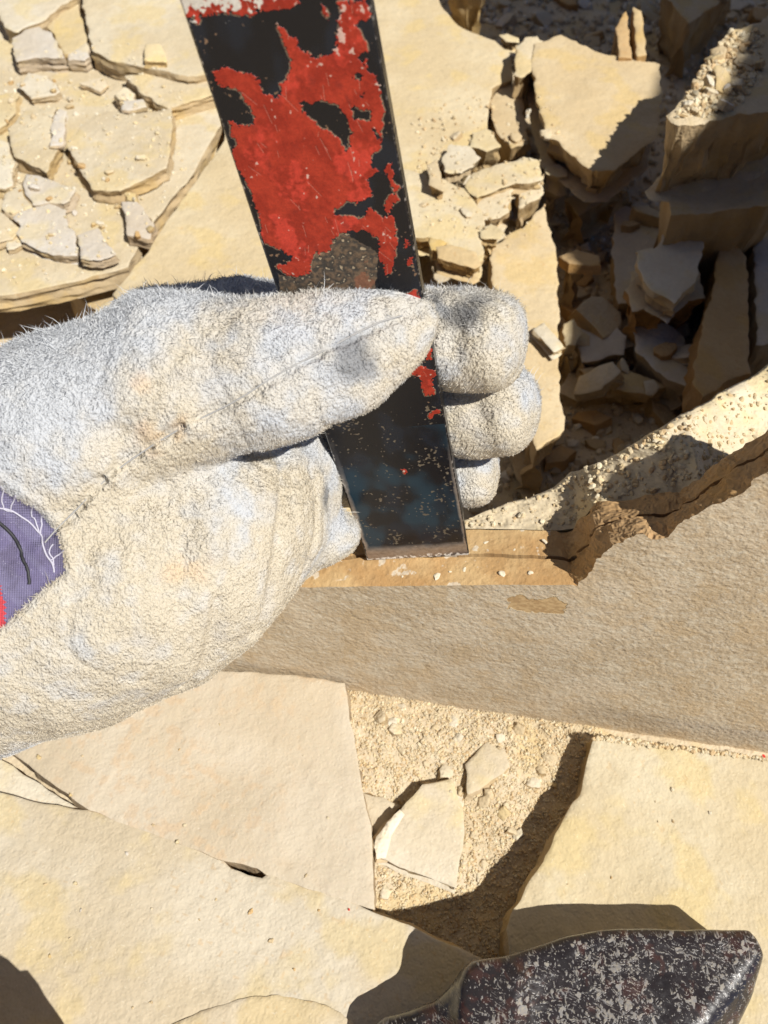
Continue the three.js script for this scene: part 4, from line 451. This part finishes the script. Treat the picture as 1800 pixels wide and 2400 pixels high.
// ---------------------------------------------------------------- gloved hand
{
  const thumb = [[-0.1894,0.1278,0.0157,0.04],[-0.1339,0.1607,0.0205,0.031],[-0.0956,0.1849,0.0097,0.0315],[-0.0614,0.2012,0.0035,0.0258],[-0.0322,0.2092,0.0067,0.0205],[-0.0123,0.213,0.0029,0.0178],[0,0.2169,-0.0011,0.0125],[0.0084,0.2189,-0.0049,0.0062]];
  const palm = [[-0.1982,0.097,0.0345,0.046],[-0.1499,0.115,0.0383,0.048],[-0.1104,0.1319,0.0346,0.047],[-0.0825,0.1411,0.0299,0.043],[-0.0627,0.1462,0.0188,0.039],[-0.0465,0.1422,0.0087,0.0265]];
  const core = [[-0.1982,0.1106,0.0144,0.046],[-0.1201,0.1413,0.0099,0.044],[-0.0826,0.1489,-0.0013,0.04],[-0.0523,0.1459,-0.0111,0.027]];
  const fingers = [
    [[-0.0796,0.1689,-0.0416,0.022],[-0.0523,0.1716,-0.0492,0.0175],[-0.0148,0.1792,-0.0372,0.0165],[0.0141,0.1881,-0.0273,0.0158],[0.0251,0.1909,-0.0243,0.0165],[0.0353,0.1944,-0.0196,0.0155]],
    [[-0.0667,0.1504,-0.0357,0.02],[-0.0159,0.1491,-0.0337,0.0175],[0.02,0.1563,-0.0248,0.0165],[0.0304,0.1583,-0.0223,0.017],[0.0431,0.1634,-0.0175,0.0156]],
    [[-0.062,0.1299,-0.0214,0.019],[-0.0168,0.121,-0.0261,0.0155],[0.0166,0.1228,-0.0216,0.0142],[0.0355,0.1282,-0.017,0.0126]],
    [[-0.06,0.1254,0.0049,0.02],[-0.036,0.124,0.0124,0.0125],[-0.0212,0.1246,0.0096,0.0098],[-0.0162,0.1242,0.0086,0.008]]];
  const folds = [[[-0.0335,0.1589,-0.0143,0.0125],[-0.0262,0.1481,-0.009,0.0085],[-0.0242,0.1398,-0.0003,0.0082],[-0.0272,0.1359,0.0072,0.008]], [[-0.0313,0.1488,0.0024,0.006],[-0.0258,0.141,0.0051,0.005]], [[-0.0396,0.1698,0.0142,0.006],[-0.0429,0.1675,0.0275,0.0065],[-0.0456,0.1584,0.041,0.0065],[-0.0492,0.1426,0.0509,0.005]], [[-0.0336,0.1626,0.0071,0.006],[-0.0347,0.1592,0.022,0.0065],[-0.0374,0.1489,0.0337,0.006]], [[-0.0494,0.1798,0.028,0.004],[-0.0522,0.1757,0.0439,0.0045],[-0.0546,0.1625,0.0554,0.004]]];
  const chain = (L, x, y, z, k) => { let d = 1; for (let i = 0; i < L.length - 1; i++) { const a = L[i], b = L[i + 1], bx = b[0] - a[0], by = b[1] - a[1], bz = b[2] - a[2], px = x - a[0], py = y - a[1], pz = z - a[2], t = clamp((px * bx + py * by + pz * bz) / (bx * bx + by * by + bz * bz)); d = smin(d, Math.hypot(px - bx * t, py - by * t, pz - bz * t) - mix(a[3], b[3], t), k); } return d; };
  // the thumb is flatter towards its tip than it is wide
  const TN = new V3(0.05, 0.72, 0.69).normalize();
  const flatChain = (L, x, y, z, k) => { let d = 1; for (let i = 0; i < L.length - 1; i++) { const a = L[i], b = L[i + 1], bx = b[0] - a[0], by = b[1] - a[1], bz = b[2] - a[2], px = x - a[0], py = y - a[1], pz = z - a[2], t = clamp((px * bx + py * by + pz * bz) / (bx * bx + by * by + bz * bz)); let vx = px - bx * t, vy = py - by * t, vz = pz - bz * t; const f = mix([1, 1, 0.95, 0.82, 0.7, 0.62, 0.6, 0.6][i], [1, 1, 0.95, 0.82, 0.7, 0.62, 0.6, 0.6][i + 1], t), c = (vx * TN.x + vy * TN.y + vz * TN.z) * (1 / f - 1); vx += TN.x * c; vy += TN.y * c; vz += TN.z * c; d = smin(d, (Math.hypot(vx, vy, vz) - mix(a[3], b[3], t)) * (0.5 + 0.5 * f), k); } return d; };
  const blunt = fq => { const e = fq[fq.length - 1], b = fq[fq.length - 2], dx = e[0] - b[0], dy = e[1] - b[1], dz = e[2] - b[2], l = Math.hypot(dx, dy, dz); return { n: [dx / l, dy / l, dz / l], o: (e[0] * dx + e[1] * dy + e[2] * dz) / l + e[3] * 0.72 }; };
  const lineD = (L, x, y, z) => { let d = 1; for (let i = 0; i < L.length - 1; i++) { const a = L[i], b = L[i + 1], bx = b[0] - a[0], by = b[1] - a[1], bz = b[2] - a[2], px = x - a[0], py = y - a[1], pz = z - a[2], t = clamp((px * bx + py * by + pz * bz) / (bx * bx + by * by + bz * bz)), q = Math.hypot(px - bx * t, py - by * t, pz - bz * t); if (q < d) d = q; } return d; };
  const ends = fingers.map(blunt);
  const base = (x, y, z) => {
    let f = 1; for (let i = 0; i < 4; i++) { let c = chain(fingers[i], x, y, z, 0.003); const e = ends[i]; if (i < 3) c = -smin(-c, e.o - (x * e.n[0] + y * e.n[1] + z * e.n[2]), 0.011); f = smin(f, c, 0.0022); }
    let p = smin(chain(palm, x, y, z, 0.012), chain(core, x, y, z, 0.012), 0.016); for (const q of folds) p = smin(p, chain(q, x, y, z, 0.003), 0.005);
    let d = smin(f, p, 0.009); return smin(d, flatChain(thumb, x, y, z, 0.005), 0.0045);
  };
  const bgrad = gradOf(base); const onSkin = (p, lift = 0, f = base, g = bgrad) => { let [x, y, z] = p; for (let i = 0; i < 10; i++) { const d = f(x, y, z) - lift, q = g(x, y, z); x -= q[0] * d; y -= q[1] * d; z -= q[2] * d; } return [x, y, z]; };
  const dense = (L, n) => { const c = new THREE.CatmullRomCurve3(L.map(p => new V3(p[0], p[1], p[2]))); return c.getPoints(n).map(p => onSkin([p.x, p.y, p.z])); };
  const grooves = [[dense([[-0.1059,0.1757,0.0483],[-0.092,0.1869,0.0443],[-0.0761,0.1992,0.0404],[-0.0582,0.2098,0.0336],[-0.0389,0.219,0.0271],[-0.0227,0.2261,0.0202],[-0.0092,0.2286,0.0129],[0.0006,0.2283,0.0061],[0.0059,0.2257,0.0012]], 44), -0.0015, 0.0013], [dense([[-0.0493,0.1641,0.0585],[-0.0523,0.154,0.0627],[-0.0583,0.1404,0.065],[-0.067,0.1299,0.0662]], 12), -0.0036, 0.0019], [dense([[-0.0405,0.1658,0.013],[-0.0413,0.1615,0.0301],[-0.043,0.1539,0.0414],[-0.0474,0.1409,0.05]], 14), -0.0030, 0.0022], [dense([[-0.031,0.1577,0.0071],[-0.0332,0.1481,0.0214],[-0.0354,0.1408,0.0322]], 10), -0.0028, 0.0019], [dense([[0.0183,0.2096,-0.0198],[0.0208,0.2081,-0.014],[0.0207,0.2016,-0.0078]], 8), -0.0022, 0.003], [dense([[0.0301,0.1746,-0.0143],[0.0322,0.1714,-0.0077]], 5), -0.0016, 0.0025], [dense([[-0.0576,0.1708,0.0146],[-0.0466,0.1705,0.015],[-0.0363,0.1678,0.0101]], 10), -0.003, 0.002], [dense([[-0.0075,0.2269,0.0119],[-0.0058,0.2236,0.0167]], 5), -0.001, 0.002], [dense([[-0.0735,0.2241,0.0249],[-0.0644,0.2204,0.0305],[-0.0554,0.2152,0.0291]], 8), 0.0012, 0.006], [dense([[-0.0448,0.2259,0.0044],[-0.0393,0.2269,0.0119],[-0.0298,0.2264,0.0162]], 8), -0.0012, 0.003], [dense([[-0.0912,0.2116,0.0291],[-0.0785,0.2133,0.032],[-0.0693,0.2101,0.0368]], 8), -0.0014, 0.003], [dense([[-0.0882,0.1673,0.0609],[-0.0778,0.1611,0.0648],[-0.0681,0.1525,0.0648]], 8), -0.0005, 0.003], [dense([[-0.0719,0.1842,0.0358],[-0.0605,0.1828,0.0379],[-0.0542,0.1786,0.0442]], 8), -0.001, 0.003], [dense([[-0.0751,0.1754,0.0525],[-0.0663,0.1632,0.0616]], 6), 0.0012, 0.006]];
  const seamL = grooves[0][0].slice(4);
  // fabric window in the wrist: outline in a plane that faces up and forward
  const PX = new V3(1, 0, 0), PN = new V3(0.28, 0.86, 0.43).normalize(); PX.addScaledVector(PN, -PX.dot(PN)).normalize(); const PY = new V3().crossVectors(PN, PX);
  const flat = p => [p[0] * PX.x + p[1] * PX.y + p[2] * PX.z, p[0] * PY.x + p[1] * PY.y + p[2] * PY.z];
  const winLine = [[-0.1598,0.198,0.0011],[-0.1286,0.1962,0.018],[-0.1117,0.1934,0.0293],[-0.1057,0.1914,0.034],[-0.0992,0.1886,0.04],[-0.0946,0.1835,0.0458],[-0.0921,0.1788,0.0509],[-0.0915,0.1754,0.0542],[-0.0983,0.1702,0.0565],[-0.1067,0.1648,0.061],[-0.1156,0.1582,0.0654],[-0.1335,0.146,0.0746],[-0.1716,0.1167,0.0859]].map(p => onSkin(p)), win = winLine.map(flat);
  const edgeDist = (x, y) => { let d = 1; for (let i = 0; i < win.length - 1; i++) { const a = win[i], b = win[i + 1], bx = b[0] - a[0], by = b[1] - a[1], t = clamp(((x - a[0]) * bx + (y - a[1]) * by) / (bx * bx + by * by)); d = Math.min(d, Math.hypot(x - a[0] - bx * t, y - a[1] - by * t)); } return d; };
  const winC = onSkin([[-0.121,0.1757,0.0483]][0]);
  const sdf = (x, y, z, coarse) => {
    let d = base(x, y, z); if (coarse || d > 0.012 || d < -0.012) return d;
    { // the leather below the thumb seam is folded over it and puckered by its thread
      let q = 1, k = 0; for (let i = 0; i < seamL.length; i++) { const e = Math.hypot(x - seamL[i][0], y - seamL[i][1], z - seamL[i][2]); if (e < q) { q = e; k = i; } }
      if (q < 0.016) { const c = seamL[k], sd = (y - c[1]) * -0.5 + (z - c[2]) * 0.8 + (x - c[0]) * 0.33; d -= 0.0017 * smooth(-0.0002, 0.0016, sd) * smooth(0.016, 0.003, q) + 0.0005 * Math.sin(k * 1.9) * smooth(0.005, 0.001, q); } }
    { const n = fb3(x * 30 + 3, y * 22, z * 30, 2), zone = smooth(-0.01, 0.01, z - 0.008); d += 0.0006 * Math.exp(-n * n / 0.0012) * zone; }
    for (const [L, amp, w] of grooves) { const q = lineD(L, x, y, z); if (q < w * 3) d -= amp * Math.exp(-q * q / (w * w)); }
    d -= 0.0017 * fb3(x * 48, y * 48, z * 48, 2) + 0.0005 * fb3(x * 190, y * 190, z * 190, 3);
    const [u, v] = flat([x, y, z]), e = edgeDist(u, v), front = (x - winC[0]) * PN.x + (y - winC[1]) * PN.y + (z - winC[2]) * PN.z > -0.03;
    const inn = front && inside(win, u, v) ? e : -e; if (front) d += 0.0013 * smooth(-0.0006, 0.0010, inn) - 0.0006 * Math.exp(-((inn + 0.0018) ** 2) / 1.4e-6);
    return d;
  };
  const sg = gradOf(sdf);
  const all = thumb.concat(palm, core, ...fingers), lo = [1, 1, 1], hi = [-1, -1, -1]; all.forEach(p => { for (let i = 0; i < 3; i++) { lo[i] = Math.min(lo[i], p[i] - p[3] - 0.006); hi[i] = Math.max(hi[i], p[i] + p[3] + 0.006); } });
  lo[0] = Math.max(lo[0], -0.20);
  const { pos, idx } = nets(sdf, lo, hi, 0.00115);
  const nv = pos.length / 3, nor = new Float32Array(nv * 3), col = new Float32Array(nv * 3), uv = new Float32Array(nv * 2), isWin = new Uint8Array(nv), isRed = new Uint8Array(nv);
  const dirt = [[0.0212,0.2085,-0.0181,0.006],[0.0268,0.2078,-0.0171,0.004],[0.0298,0.209,-0.0242,0.005],[-0.0063,0.2261,0.0167,0.0065],[0.0148,0.2055,-0.028,0.004],[-0.0293,0.1488,0.0114,0.004],[0.0265,0.183,-0.0125,0.004]].map(p => [...onSkin(p), p[3]]), rustSpot = [[-0.0583,0.2123,0.0334,0.006],[-0.0635,0.2104,0.0363,0.005],[-0.0678,0.2238,0.0253,0.004],[-0.058,0.174,0.051,0.006],[-0.0554,0.211,0.0354,0.004]].map(p => [...onSkin(p), p[3]]);
  const suede = (x, y, z) => {
    const n = fb3(x * 26, y * 26, z * 26, 4), m = fb3(x * 120, y * 120, z * 120, 3), c0 = smooth(-0.25, 0.3, 0.8 * n + 0.5 * m + 7 * x + 11.9 * z + 0.10);
    let c = mix3([0.475, 0.487, 0.51], [0.525, 0.463, 0.36], c0); c = mix3(c, [0.55, 0.54, 0.525], 0.5 * smooth(0.05, 0.4, m)); c = mix3(c, [0.46, 0.45, 0.45], 0.3 * smooth(0.15, 0.45, fb3(x * 70, y * 70, z * 70 + 9, 3)));
    for (const q of dirt) { const d = Math.hypot(x - q[0], y - q[1], z - q[2]) / q[3]; if (d < 1.6) c = mix3(c, [0.17, 0.17, 0.175], 0.8 * smooth(1.5, 0.3, d + 0.8 * m)); }
    for (const q of rustSpot) { const d = Math.hypot(x - q[0], y - q[1], z - q[2]) / q[3]; if (d < 1.6) c = mix3(c, [0.66, 0.42, 0.2], 0.32 * smooth(1.2, 0.2, d + 1.6 * m)); }
    return c;
  };
  for (let i = 0; i < nv; i++) { const x = pos[i * 3], y = pos[i * 3 + 1], z = pos[i * 3 + 2], g = sg(x, y, z, 0.0009), c = suede(x, y, z); nor.set(g, i * 3); col.set(c, i * 3); const [u, v] = flat([x, y, z]); uv[i * 2] = u / 0.06; uv[i * 2 + 1] = v / 0.06; if (inside(win, u, v) && (x - winC[0]) * PN.x + (y - winC[1]) * PN.y + (z - winC[2]) * PN.z > -0.03 && edgeDist(u, v) > 0.0002) isWin[i] = 1; }
  const redLine = [[-0.1235,0.1736,0.0515],[-0.1117,0.1717,0.0544],[-0.1101,0.1682,0.0578],[-0.1095,0.1641,0.062],[-0.1106,0.1587,0.0664],[-0.1191,0.1524,0.0705],[-0.1273,0.15,0.0722]].map(p => flat(onSkin(p)));
  for (let i = 0; i < nv; i++) if (isWin[i] && inside(redLine, uv[i * 2] * 0.06, uv[i * 2 + 1] * 0.06)) isRed[i] = 1;
  const sub = f => { const map = new Map(), P = [], Nn = [], U = [], C = [], I = []; for (let t = 0; t < idx.length; t += 3) { const v = [idx[t], idx[t + 1], idx[t + 2]]; if (!f(v)) continue; for (const a of v) { if (!map.has(a)) { map.set(a, P.length / 3); P.push(pos[a * 3], pos[a * 3 + 1], pos[a * 3 + 2]); Nn.push(nor[a * 3], nor[a * 3 + 1], nor[a * 3 + 2]); U.push(uv[a * 2], uv[a * 2 + 1]); C.push(col[a * 3], col[a * 3 + 1], col[a * 3 + 2]); } I.push(map.get(a)); } } const g = geo(P, I, U, C); g.setAttribute('normal', new THREE.Float32BufferAttribute(Nn, 3)); return g; };
  const cnt = v => isWin[v[0]] + isWin[v[1]] + isWin[v[2]], rc = v => isRed[v[0]] + isRed[v[1]] + isRed[v[2]];
  const hand = thing('gloved_hand', 'left hand in a fuzzy off-white suede work glove gripping the chisel', 'glove');
  const nap = tex(512, 512, (u, v) => 0.5 * fbt(u, v, 50, 50, 3, 1) + 0.5 * fbt(u, v, 110, 110, 2, 8));
  const shell = sub(v => cnt(v) < 2);
  mesh('suede_shell', shell, std({ vertexColors: true, bumpMap: nap, bumpScale: 0.0013, roughness: 1 }), hand);
  const weave = tex(1024, 1024, (u, v) => { const a = 0.5 + 0.5 * Math.sin(u * 6.2832 * 90), b = 0.5 + 0.5 * Math.sin(v * 6.2832 * 90), n = fbt(u, v, 30, 30, 4, 4), f = vn(u, v, 260, 260, 6); const stp = smooth(0.35, 0.65, vn(u * 0.7 + v * 0.7, u * 0.05, 28, 2, 19)); let c = mix3([0.125 + 0.03 * stp, 0.105 + 0.035 * stp, 0.20 + 0.03 * stp], [0.215, 0.19, 0.32], 0.5 * n + 0.5 * a * b); c = mix3(c, [0.10, 0.085, 0.13], 0.5 * smooth(0.5, 0.75, fbt(u, v, 12, 12, 4, 77))); if (f > 0.93) c = mix3(c, [0.6, 0.58, 0.68], 0.7); return c; }, true);
  const weaveB = tex(512, 512, (u, v) => 0.4 * Math.abs(Math.sin(u * 3.1416 * 90)) + 0.4 * Math.abs(Math.sin(v * 3.1416 * 90)) + 0.3 * fbt(u, v, 40, 40, 2, 3));
  const fab = tag(mesh('fabric_panel', sub(v => cnt(v) >= 2 && rc(v) < 2).deleteAttribute('color'), std({ map: weave, bumpMap: weaveB, bumpScale: 0.0004, roughness: 0.95 }), hand), 'purple woven fabric panel at the wrist');
  const redTex = tex(256, 256, (u, v) => { const n = fbt(u, v, 24, 24, 4, 9); return mix3([0.42, 0.035, 0.05], [0.6, 0.07, 0.08], n); }, true);
  tag(mesh('fabric_stripe', sub(v => cnt(v) >= 2 && rc(v) >= 2).deleteAttribute('color'), std({ map: redTex, bumpMap: weaveB, bumpScale: 0.0004, roughness: 0.95 }), fab), 'red stripe in the wrist fabric');
  const tube = (L, r, n = 24) => { const c = new THREE.CatmullRomCurve3(L.map(p => new V3(...p))); return new THREE.TubeGeometry(c, n, r, 5, false); };
  const skinLine = (L, lift) => { const c = new THREE.CatmullRomCurve3(L.map(p => new V3(p[0], p[1], p[2]))); return c.getPoints(Math.max(4, L.length * 4)).map(p => onSkin([p.x, p.y, p.z], lift, sdf, sg)); };
  const white = std({ color: new THREE.Color().setRGB(0.5, 0.48, 0.56), roughness: 0.9 }), black = std({ color: new THREE.Color().setRGB(0.022, 0.022, 0.024), roughness: 0.6 });
  mesh('elastic_cord', tube(skinLine([[-0.1286,0.1891,0.0285],[-0.1163,0.1855,0.0375],[-0.1126,0.1834,0.0406],[-0.1088,0.181,0.0442],[-0.1048,0.1775,0.0494],[-0.103,0.1741,0.0525],[-0.102,0.171,0.0554]], 0.0001), 0.00055, 50), black, fab);
  { let L = grooves[0][0].slice(3).map(p => onSkin(p, 0.0003, sdf, sg)); for (let k = 0; k < 6; k++) L = L.map((p, i) => i && i < L.length - 1 ? [0, 1, 2].map(c => (L[i - 1][c] + 2 * p[c] + L[i + 1][c]) / 4) : p); mesh('seam', tube(L, 0.00026, 90), std({ color: new THREE.Color().setRGB(0.36, 0.35, 0.34), roughness: 1 }), hand); }
  mesh('stitch', tube(skinLine([[-0.121,0.1909,0.0259],[-0.1126,0.1882,0.0335],[-0.1072,0.1861,0.0383],[-0.1003,0.1817,0.0449],[-0.0957,0.1772,0.0516],[-0.0951,0.1747,0.0535]], 0.0003), 0.00028, 50), white, fab);
  for (const q of [[[-0.1099,0.1916,0.0303],[-0.1088,0.1891,0.0339],[-0.1074,0.1863,0.0381]], [[-0.1061,0.1907,0.0333],[-0.1069,0.1881,0.0354],[-0.1072,0.1861,0.0383]], [[-0.1018,0.1881,0.0372],[-0.1014,0.1846,0.0406],[-0.1004,0.1818,0.0447]], [[-0.0982,0.1872,0.0403],[-0.0993,0.1835,0.0422],[-0.1001,0.1817,0.0449]], [[-0.0936,0.1811,0.0475],[-0.0945,0.1785,0.0496],[-0.0952,0.1769,0.052]], [[-0.0919,0.18,0.0492],[-0.0935,0.1778,0.0507],[-0.095,0.1768,0.0522]]]) mesh('stitch', tube(skinLine(q, 0.0004), 0.00024, 12), white, fab);
  // raised suede fibres
  {
    const q = rng(33), sp = shell.attributes.position.array, sn = shell.attributes.normal.array, si = shell.index.array, nt = si.length / 3, cum = new Float64Array(nt); let tot = 0;
    for (let t = 0; t < nt; t++) { const a = si[t * 3] * 3, b = si[t * 3 + 1] * 3, c = si[t * 3 + 2] * 3, ux = sp[b] - sp[a], uy = sp[b + 1] - sp[a + 1], uz = sp[b + 2] - sp[a + 2], vx = sp[c] - sp[a], vy = sp[c + 1] - sp[a + 1], vz = sp[c + 2] - sp[a + 2]; const ny = sn[a + 1], nz = sn[a + 2]; const ar = Math.hypot(uy * vz - uz * vy, uz * vx - ux * vz, ux * vy - uy * vx); tot += ar * (ny + 0.6 * nz < -0.5 || sp[a] < -0.175 ? 0.05 : 1); cum[t] = tot; }
    const NF = 150000, P = new Float32Array(NF * 15), Cc = new Float32Array(NF * 15), I = new Uint32Array(NF * 9);
    for (let i = 0; i < NF; i++) {
      const r = q() * tot; let a = 0, b = nt - 1; while (a < b) { const m = (a + b) >> 1; cum[m] < r ? a = m + 1 : b = m; }
      let u = q(), v = q(); if (u + v > 1) { u = 1 - u; v = 1 - v; } const w = 1 - u - v, A = si[a * 3] * 3, B = si[a * 3 + 1] * 3, C = si[a * 3 + 2] * 3, g = k => sp[A + k] * w + sp[B + k] * u + sp[C + k] * v, gn = k => sn[A + k] * w + sn[B + k] * u + sn[C + k] * v;
      const p = new V3(g(0), g(1), g(2)), n = new V3(gn(0), gn(1), gn(2)).normalize();
      const an = 6.28 * (fb3(p.x * 34, p.y * 34, p.z * 34, 2) * 1.6 + 0.6 * (q() - 0.5)) , t1 = new V3(0.9, 0.1, -0.35).cross(n).normalize(), t2 = new V3().crossVectors(n, t1);
      const comb = t2.multiplyScalar(Math.cos(an)).addScaledVector(t1, Math.sin(an));
      const hairy = smooth(0.1, 0.8, n.y - 0.8 * n.z + 0.5 * fb3(p.x * 50, p.y * 50, p.z * 50, 2));
      let len = 0.0004 + 0.0006 * q() + 0.0013 * hairy * q(); const ns = lineD(grooves[0][0], p.x, p.y, p.z); if (ns < 0.0022) len *= 0.35; if (q() < 0.004 + 0.05 * smooth(0.5, 1, hairy)) len *= 2.0 + 1.6 * q();
      const up = 0.12 + 0.45 * q() + 0.45 * hairy, d0 = n.clone().multiplyScalar(up).addScaledVector(comb, 0.8).add(new V3(q() - 0.5, q() - 0.5, q() - 0.5).multiplyScalar(0.7)).normalize(), d1 = d0.clone().addScaledVector(comb, 0.5 * (q() - 0.2)).add(new V3(q() - 0.5, q() - 0.5, q() - 0.5).multiplyScalar(0.8)).normalize();
      const sdv = new V3(q() - 0.5, q() - 0.5, q() - 0.5).cross(d0).normalize(), wd = 0.00006 + 0.00006 * q();
      const m1 = p.clone().addScaledVector(n, -0.0001), m2 = p.clone().addScaledVector(d0, len * 0.55), m3 = m2.clone().addScaledVector(d1, len * 0.45), o = i * 15;
      P.set([m1.x - sdv.x * wd, m1.y - sdv.y * wd, m1.z - sdv.z * wd, m1.x + sdv.x * wd, m1.y + sdv.y * wd, m1.z + sdv.z * wd, m2.x - sdv.x * wd * 0.8, m2.y - sdv.y * wd * 0.8, m2.z - sdv.z * wd * 0.8, m2.x + sdv.x * wd * 0.8, m2.y + sdv.y * wd * 0.8, m2.z + sdv.z * wd * 0.8, m3.x, m3.y, m3.z], o);
      const c = suede(p.x, p.y, p.z), k = q() < 0.13 ? 0.45 + 0.25 * q() : 0.88 + 0.28 * q(); for (let e = 0; e < 5; e++) { Cc[o + e * 3] = c[0] * k; Cc[o + e * 3 + 1] = c[1] * k; Cc[o + e * 3 + 2] = c[2] * k; }  // some fibres coloured darker to stand for tiny shadows in the nap
      const f = i * 5; I.set([f, f + 1, f + 2, f + 1, f + 3, f + 2, f + 2, f + 3, f + 4], i * 9);
    }
    const g = geo([], null); g.setAttribute('position', new THREE.BufferAttribute(P, 3)); g.setAttribute('color', new THREE.BufferAttribute(Cc, 3)); g.setIndex(new THREE.BufferAttribute(I, 1)); g.computeVertexNormals();
    tag(mesh('suede_nap', g, std({ vertexColors: true, roughness: 1, side: THREE.DoubleSide }), hand), null, null, null, 'stuff');
  }
}

// ---------------------------------------------------------------- hammer
{
  const body = [[0.0303,0.1429],[0.0326,0.1414],[0.0496,0.1361],[0.0675,0.131],[0.0784,0.1293],[0.0883,0.1284],[0.1099,0.1287],[0.1349,0.129],[0.1371,0.1319],[0.1391,0.1378],[0.1343,0.149],[0.1261,0.1621],[0.1084,0.1957],[0.0417,0.1957],[0.027,0.1696],[0.0266,0.1569],[0.0281,0.1476]], neck = [[-0.0075,0.1668],[-0.0043,0.1587],[0.0003,0.1558],[0.0092,0.1539],[0.0185,0.1509],[0.0272,0.1461],[0.0329,0.1413],[0.0467,0.1454],[0.0426,0.196],[0,0.1901]];
  const sdPoly = (L, x, z) => { let d = 1, s = inside(L, x, z) ? -1 : 1; for (let i = 0, j = L.length - 1; i < L.length; j = i++) { const a = L[j], b = L[i], bx = b[0] - a[0], bz = b[1] - a[1], t = clamp(((x - a[0]) * bx + (z - a[1]) * bz) / (bx * bx + bz * bz)); d = Math.min(d, Math.hypot(x - a[0] - bx * t, z - a[1] - bz * t)); } return s * d; };
  const smax = (a, b, k) => -smin(-a, -b, k), C0 = [[0.1381,0.044,0.1369]][0], C1 = [[0.1095,0.044,0.1621]][0], dx = C1[0] - C0[0], dz = C1[2] - C0[2], dl = Math.hypot(dx, dz), nx = -dz / dl, nz = dx / dl, sg0 = nx > 0 ? 1 : -1;
  const sdf = (x, y, z) => {
    let b = smax(smax(sdPoly(body, x, z), y - 0.044, 0.004), 0.0125 - y, 0.003);
    const cut = ((x - C0[0]) * nx * sg0 + (z - C0[2]) * nz * sg0) * 0.70 + (y - 0.044) * 0.714; b = smax(b, cut, 0.003);
    const slope = (y - 0.036) * 0.9 + (-(x - [[0.027,0.036,0.1496]][0][0]) * 0.30 + (z - 0.15) * 0) * 1 - 0.002; let n = smax(smax(sdPoly(neck, x, z), slope, 0.006), 0.0125 - y, 0.003);
    return smin(b, n, 0.010) - 0.0005 * fb3(x * 70, y * 70, z * 70, 3) - 0.00015 * fb3(x * 400, y * 400, z * 400, 2);
  };
  const all = body.concat(neck), lo = [1, 0.008, 1], hi = [-1, 0.05, -1]; all.forEach(p => { lo[0] = Math.min(lo[0], p[0] - 0.006); hi[0] = Math.max(hi[0], p[0] + 0.006); lo[2] = Math.min(lo[2], p[1] - 0.006); hi[2] = Math.max(hi[2], p[1] + 0.006); });
  const { pos, idx } = nets(sdf, lo, hi, 0.0012), gr = gradOf(sdf), nor = [], uv = []; for (let i = 0; i < pos.length; i += 3) { const g = gr(pos[i], pos[i + 1], pos[i + 2]); nor.push(...g); uv.push(pos[i] / 0.16, (pos[i + 2] - pos[i + 1] * 0.8) / 0.16); }
  const g = geo(pos, idx, uv); g.setAttribute('normal', new THREE.Float32BufferAttribute(nor, 3));
  const hi3 = new Float32Array(1024 * 1024 * 2);
  const hm = tex(1024, 1024, (u, v, i, j) => {
    u += 0.012 * (fbt(u, v, 60, 60, 3, 201) - 0.5); v += 0.012 * (fbt(u, v, 60, 60, 3, 231) - 0.5); const a = fbt(u, v, 16, 16, 5, 3), zone = fbt(u, v, 6, 6, 3, 30), f = fbt(u, v, 150, 105, 4, 12), f2 = fbt(u, v, 230, 280, 3, 52), n = vn(u, v, 340, 340, 7), big = fbt(u, v, 44, 44, 3, 88);
    let c = mix3([0.008, 0.006, 0.007], [0.026, 0.019, 0.020], a), r = 0.27, k = 0; c = mix3(c, [0.06, 0.022, 0.016], 0.6 * smooth(0.55, 0.75, fbt(u, v, 40, 40, 4, 66)));
    const d = f + 0.22 * (zone - 0.5) + 0.3 * (a - 0.5); k = 0.8 * smooth(0.64, 0.77, d); k = Math.max(k, 0.7 * smooth(0.68, 0.76, fbt(u + 0.6 * v, v - 0.4 * u, 60, 340, 3, 301)) * smooth(0.45, 0.6, a)); k = Math.max(k, smooth(0.70, 0.77, f2 + 0.18 * (zone - 0.5)), 0); if (big > 0.755) k = 1;
    if (k) { c = mix3(c, mix3([0.33, 0.33, 0.35], [0.54, 0.48, 0.38], n), k * 0.55); r = mix(r, 0.9, k); } const q = (j * 1024 + i) * 2; hi3[q] = r; hi3[q + 1] = 0.4 + 0.5 * k + 0.1 * n; return c;
  }, true);
  const hr = tex(1024, 1024, (u, v, i, j) => hi3[(j * 1024 + i) * 2]), hb = tex(1024, 1024, (u, v, i, j) => hi3[(j * 1024 + i) * 2 + 1]);
  const ham = thing('stone_hammer', 'dark chipped steel hammer head dusted with stone, lower right', 'hammer');
  mesh('hammer_head', g, new THREE.MeshPhysicalMaterial({ map: hm, roughnessMap: hr, roughness: 1, metalness: 0.15, bumpMap: hb, bumpScale: 0.0003, clearcoat: 0.5, clearcoatRoughness: 0.3 }), ham);
  const hA = [[0.0761,0.03,0.189]][0], hB = [[0.0724,0.03,0.2843]][0]; const hc = new THREE.CatmullRomCurve3([new V3(...hA), new V3((hA[0] + hB[0]) / 2, 0.031, (hA[2] + hB[2]) / 2), new V3(...hB)]);
  mesh('handle', new THREE.TubeGeometry(hc, 12, 0.0135, 14, false), std({ color: new THREE.Color().setRGB(0.28, 0.16, 0.07), roughness: 0.6 }), ham);
}
renderer.render(scene, camera);
